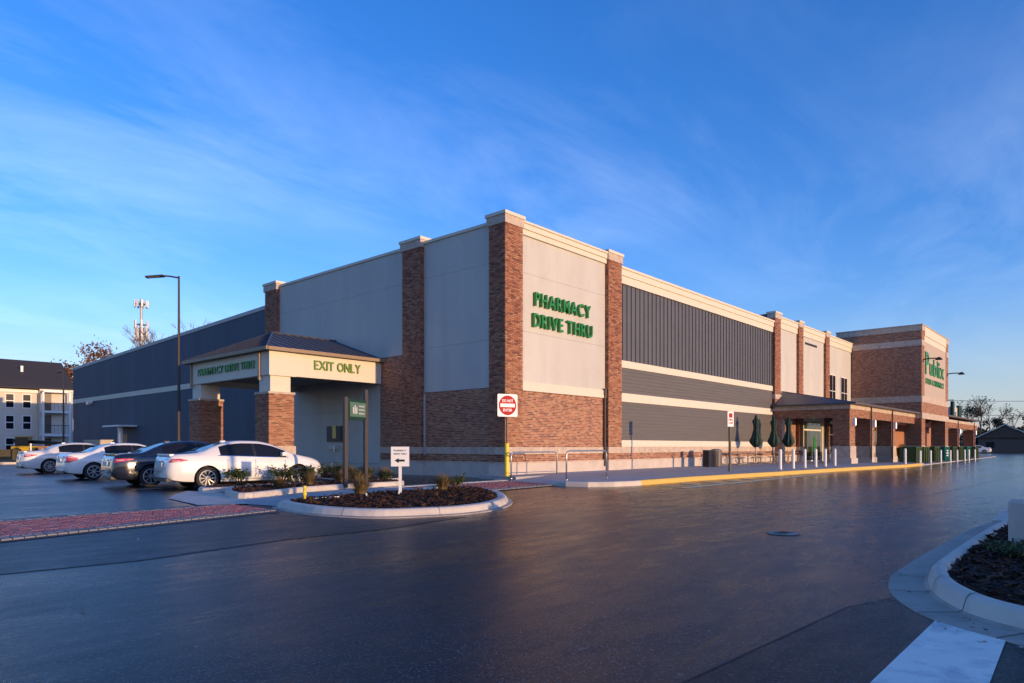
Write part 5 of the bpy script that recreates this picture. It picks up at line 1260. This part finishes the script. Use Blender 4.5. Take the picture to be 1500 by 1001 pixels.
# telehandler and site clutter in front of the apartments
q = at(52, 62)
t = thing('telehandler', 'yellow telehandler with long dark boom on the far grass', 'construction vehicle', (q[0], q[1], .1), R(-42))
MB().box(-1.6, 1.2, -.8, .8, .6, 1.2).build('chassis', 'cat_yellow', t)
MB().box(-1.3, -.2, -.75, -.1, 1.2, 2.0).build('cab', 'glass_dark', t); MB().box(-1.4, -.1, -.8, -.05, 2.0, 2.08).build('cab_roof', 'cat_yellow', t)
MB().hexa([(-2.0, .1, 1.5), (3.2, .1, 1.25), (3.2, .45, 1.25), (-2.0, .45, 1.5), (-2.0, .1, 1.85), (3.2, .1, 1.5), (3.2, .45, 1.5), (-2.0, .45, 1.85)]).build('boom', 'black', t)
for x in (-1.1, .8):
    for sd in (-1, 1):
        w_ = MB().lathe([(.0, -.16), (.3, -.16), (.5, -.13), (.52, 0), (.5, .13), (.3, .16), (0, .16)], (x, sd * .95, .52), 20, 'y').build('wheel', 'tyre', t)
for i, (px, d, lab, mm, sz) in enumerate(((70, 60, 'stack of brown bricks on the far grass', 'brick', (1.1, .9, 1.2)), (12, 60, 'brown crate at the far left edge of the grass', 'gr_soil', (1.6, 1, .9)))):
    x, y = at(px, d); t = thing('pallet_stack' if i == 0 else 'crate', lab, 'pallet' if i == 0 else 'crate', (x, y, .1), R(-40))
    for k in range(4): MB().box(-sz[0] / 2, sz[0] / 2, -sz[1] / 2, sz[1] / 2, k * sz[2] / 4 + .01, (k + 1) * sz[2] / 4).build('layer', mm, t)
x, y = at(144, 45)
t = thing('utility_cabinet', 'long low beige utility cabinet behind the white cars', 'utility box', (x, y, 0), R(90))
MB().box(-1.3, 1.3, -.4, .4, 0, 1.62).build('cabinet', 'siding_tan', t); MB().box(-1.36, 1.36, -.46, .46, 1.621, 1.70).build('lid', 'siding_tan', t)
for k in range(9): MB().box(-1.2 + k * .28, -1.12 + k * .28, .4, .425, .1, 1.55).build('rib', 'siding_tan', t)
x, y = at(45, 56)
t = thing('survey_post', 'thin pale post standing in the far grass', 'post', (x, y, .1)); MB().box(-.05, .05, -.05, .05, 0, 1.3).build('stake', 'white_paint', t); MB().box(-.06, .06, -.06, .06, 1.301, 1.4).build('stake_cap', 'white_paint', t)

# cell mast
x, y = at(207, 130)
t = thing('cell_tower', 'grey mobile phone mast with two antenna rings above the trees', 'mast', (x, y, 0))
MB().tube([(0, 0, 0), (0, 0, 29.2)], [.42, .22], 10).build('mast', 'galv', t)
for z, n_, rad, hh in ((28.2, 9, 1.15, 1.3), (22.6, 9, 1.1, 2.6), (24.3, 6, 1.2, 1.5)):
    MB().lathe([(rad * .8, -.06), (rad * .9, 0), (rad * .8, .06)], (0, 0, z), 18).build('platform', 'galv', t)
    for k in range(n_):
        a = 2 * math.pi * k / n_ + z; MB().tube([(.3 * math.cos(a), .3 * math.sin(a), z), (rad * math.cos(a), rad * math.sin(a), z)], .05, 4).build('bracket', 'galv', t)
        o = MB().box(-.11, .11, -.16, .16, -hh / 2, hh / 2).build('antenna', 'white_paint', t, loc=(rad * math.cos(a), rad * math.sin(a), z)); o.rotation_euler = (0, 0, a)

# ------------------------------------------------------------------ gabled house and power lines, right
x, y = at(1473, 140)
t = thing('gabled_house', 'low gabled house at the far right, tree shade put into its wall colour', 'house', (x, y, 0), R(-90)); t.scale = (.78, .8, .95)
MB().box(-6, 6, 0, 8, 0, 3.2).build('wall', 'bronze', t)  # dark wall colour stands in for tree shade
MB().add([(-6.6, -.5, 3.1), (6.6, -.5, 3.1), (0, -.5, 5.9), (-6.6, 8.5, 3.1), (6.6, 8.5, 3.1), (0, 8.5, 5.9)], [(0, 2, 5, 3), (1, 4, 5, 2), (0, 3, 4, 1)]).build('roof', 'shingle', t)
MB().add([(-6.2, -.2, 3.15), (6.2, -.2, 3.15), (0, -.2, 5.75), (-6.2, -.1, 3.15), (6.2, -.1, 3.15), (0, -.1, 5.75)], [(0, 1, 2), (0, 2, 5, 3), (1, 4, 5, 2)]).build('gable', 'bark', t)
for sd in (-1, 1): MB().hexa([(sd * 6.7, -.62, 3.0), (0, -.62, 5.95), (0, -.52, 5.95), (sd * 6.7, -.52, 3.0), (sd * 6.7, -.62, 3.25), (0, -.62, 6.2), (0, -.52, 6.2), (sd * 6.7, -.52, 3.25)]).build('bargeboard', 'siding_white', t)
MB().box(-4.2, -2.4, -.06, 0, 1, 2.3).build('window', 'glass_dark', t)
p = [(*at(1300, 120), 9.3), (*at(1640, 118), 9.6)]
for zz, lab in ((9.2, 'upper power line crossing the sky at the far right'), (6.8, 'lower power line just above the far roofs')):
    a = Vector((*at(1385, 118), zz)); b_ = Vector((*at(1700, 112), zz + .4)); pts = []
    for k in range(13):
        u = k / 12; q_ = a.lerp(b_, u); q_.z -= 1.0 * 4 * u * (1 - u) * .5; pts.append(q_)
    tag(MB().tube(pts, .035, 4).build('power_line', 'black'), lab, 'cable', 'power lines at the right')
t = thing('utility_pole', 'wooden power pole beyond the right edge of the view', 'pole', (*at(1700, 112), 0)); MB().tube([(0, 0, 0), (0, 0, 11)], [.18, .12], 8).build('pole', 'bark', t); MB().box(-.1, .1, -1.2, 1.2, 9.9, 10.05).build('crossarm', 'bark', t)
t = thing('utility_pole', 'wooden power pole carrying the lines just behind the store tower', 'pole', (*at(1385, 118), 0)); MB().tube([(0, 0, 0), (0, 0, 9.8)], [.18, .12], 8).build('pole', 'bark', t); MB().box(-.1, .1, -1.2, 1.2, 9.1, 9.25).build('crossarm', 'bark', t)
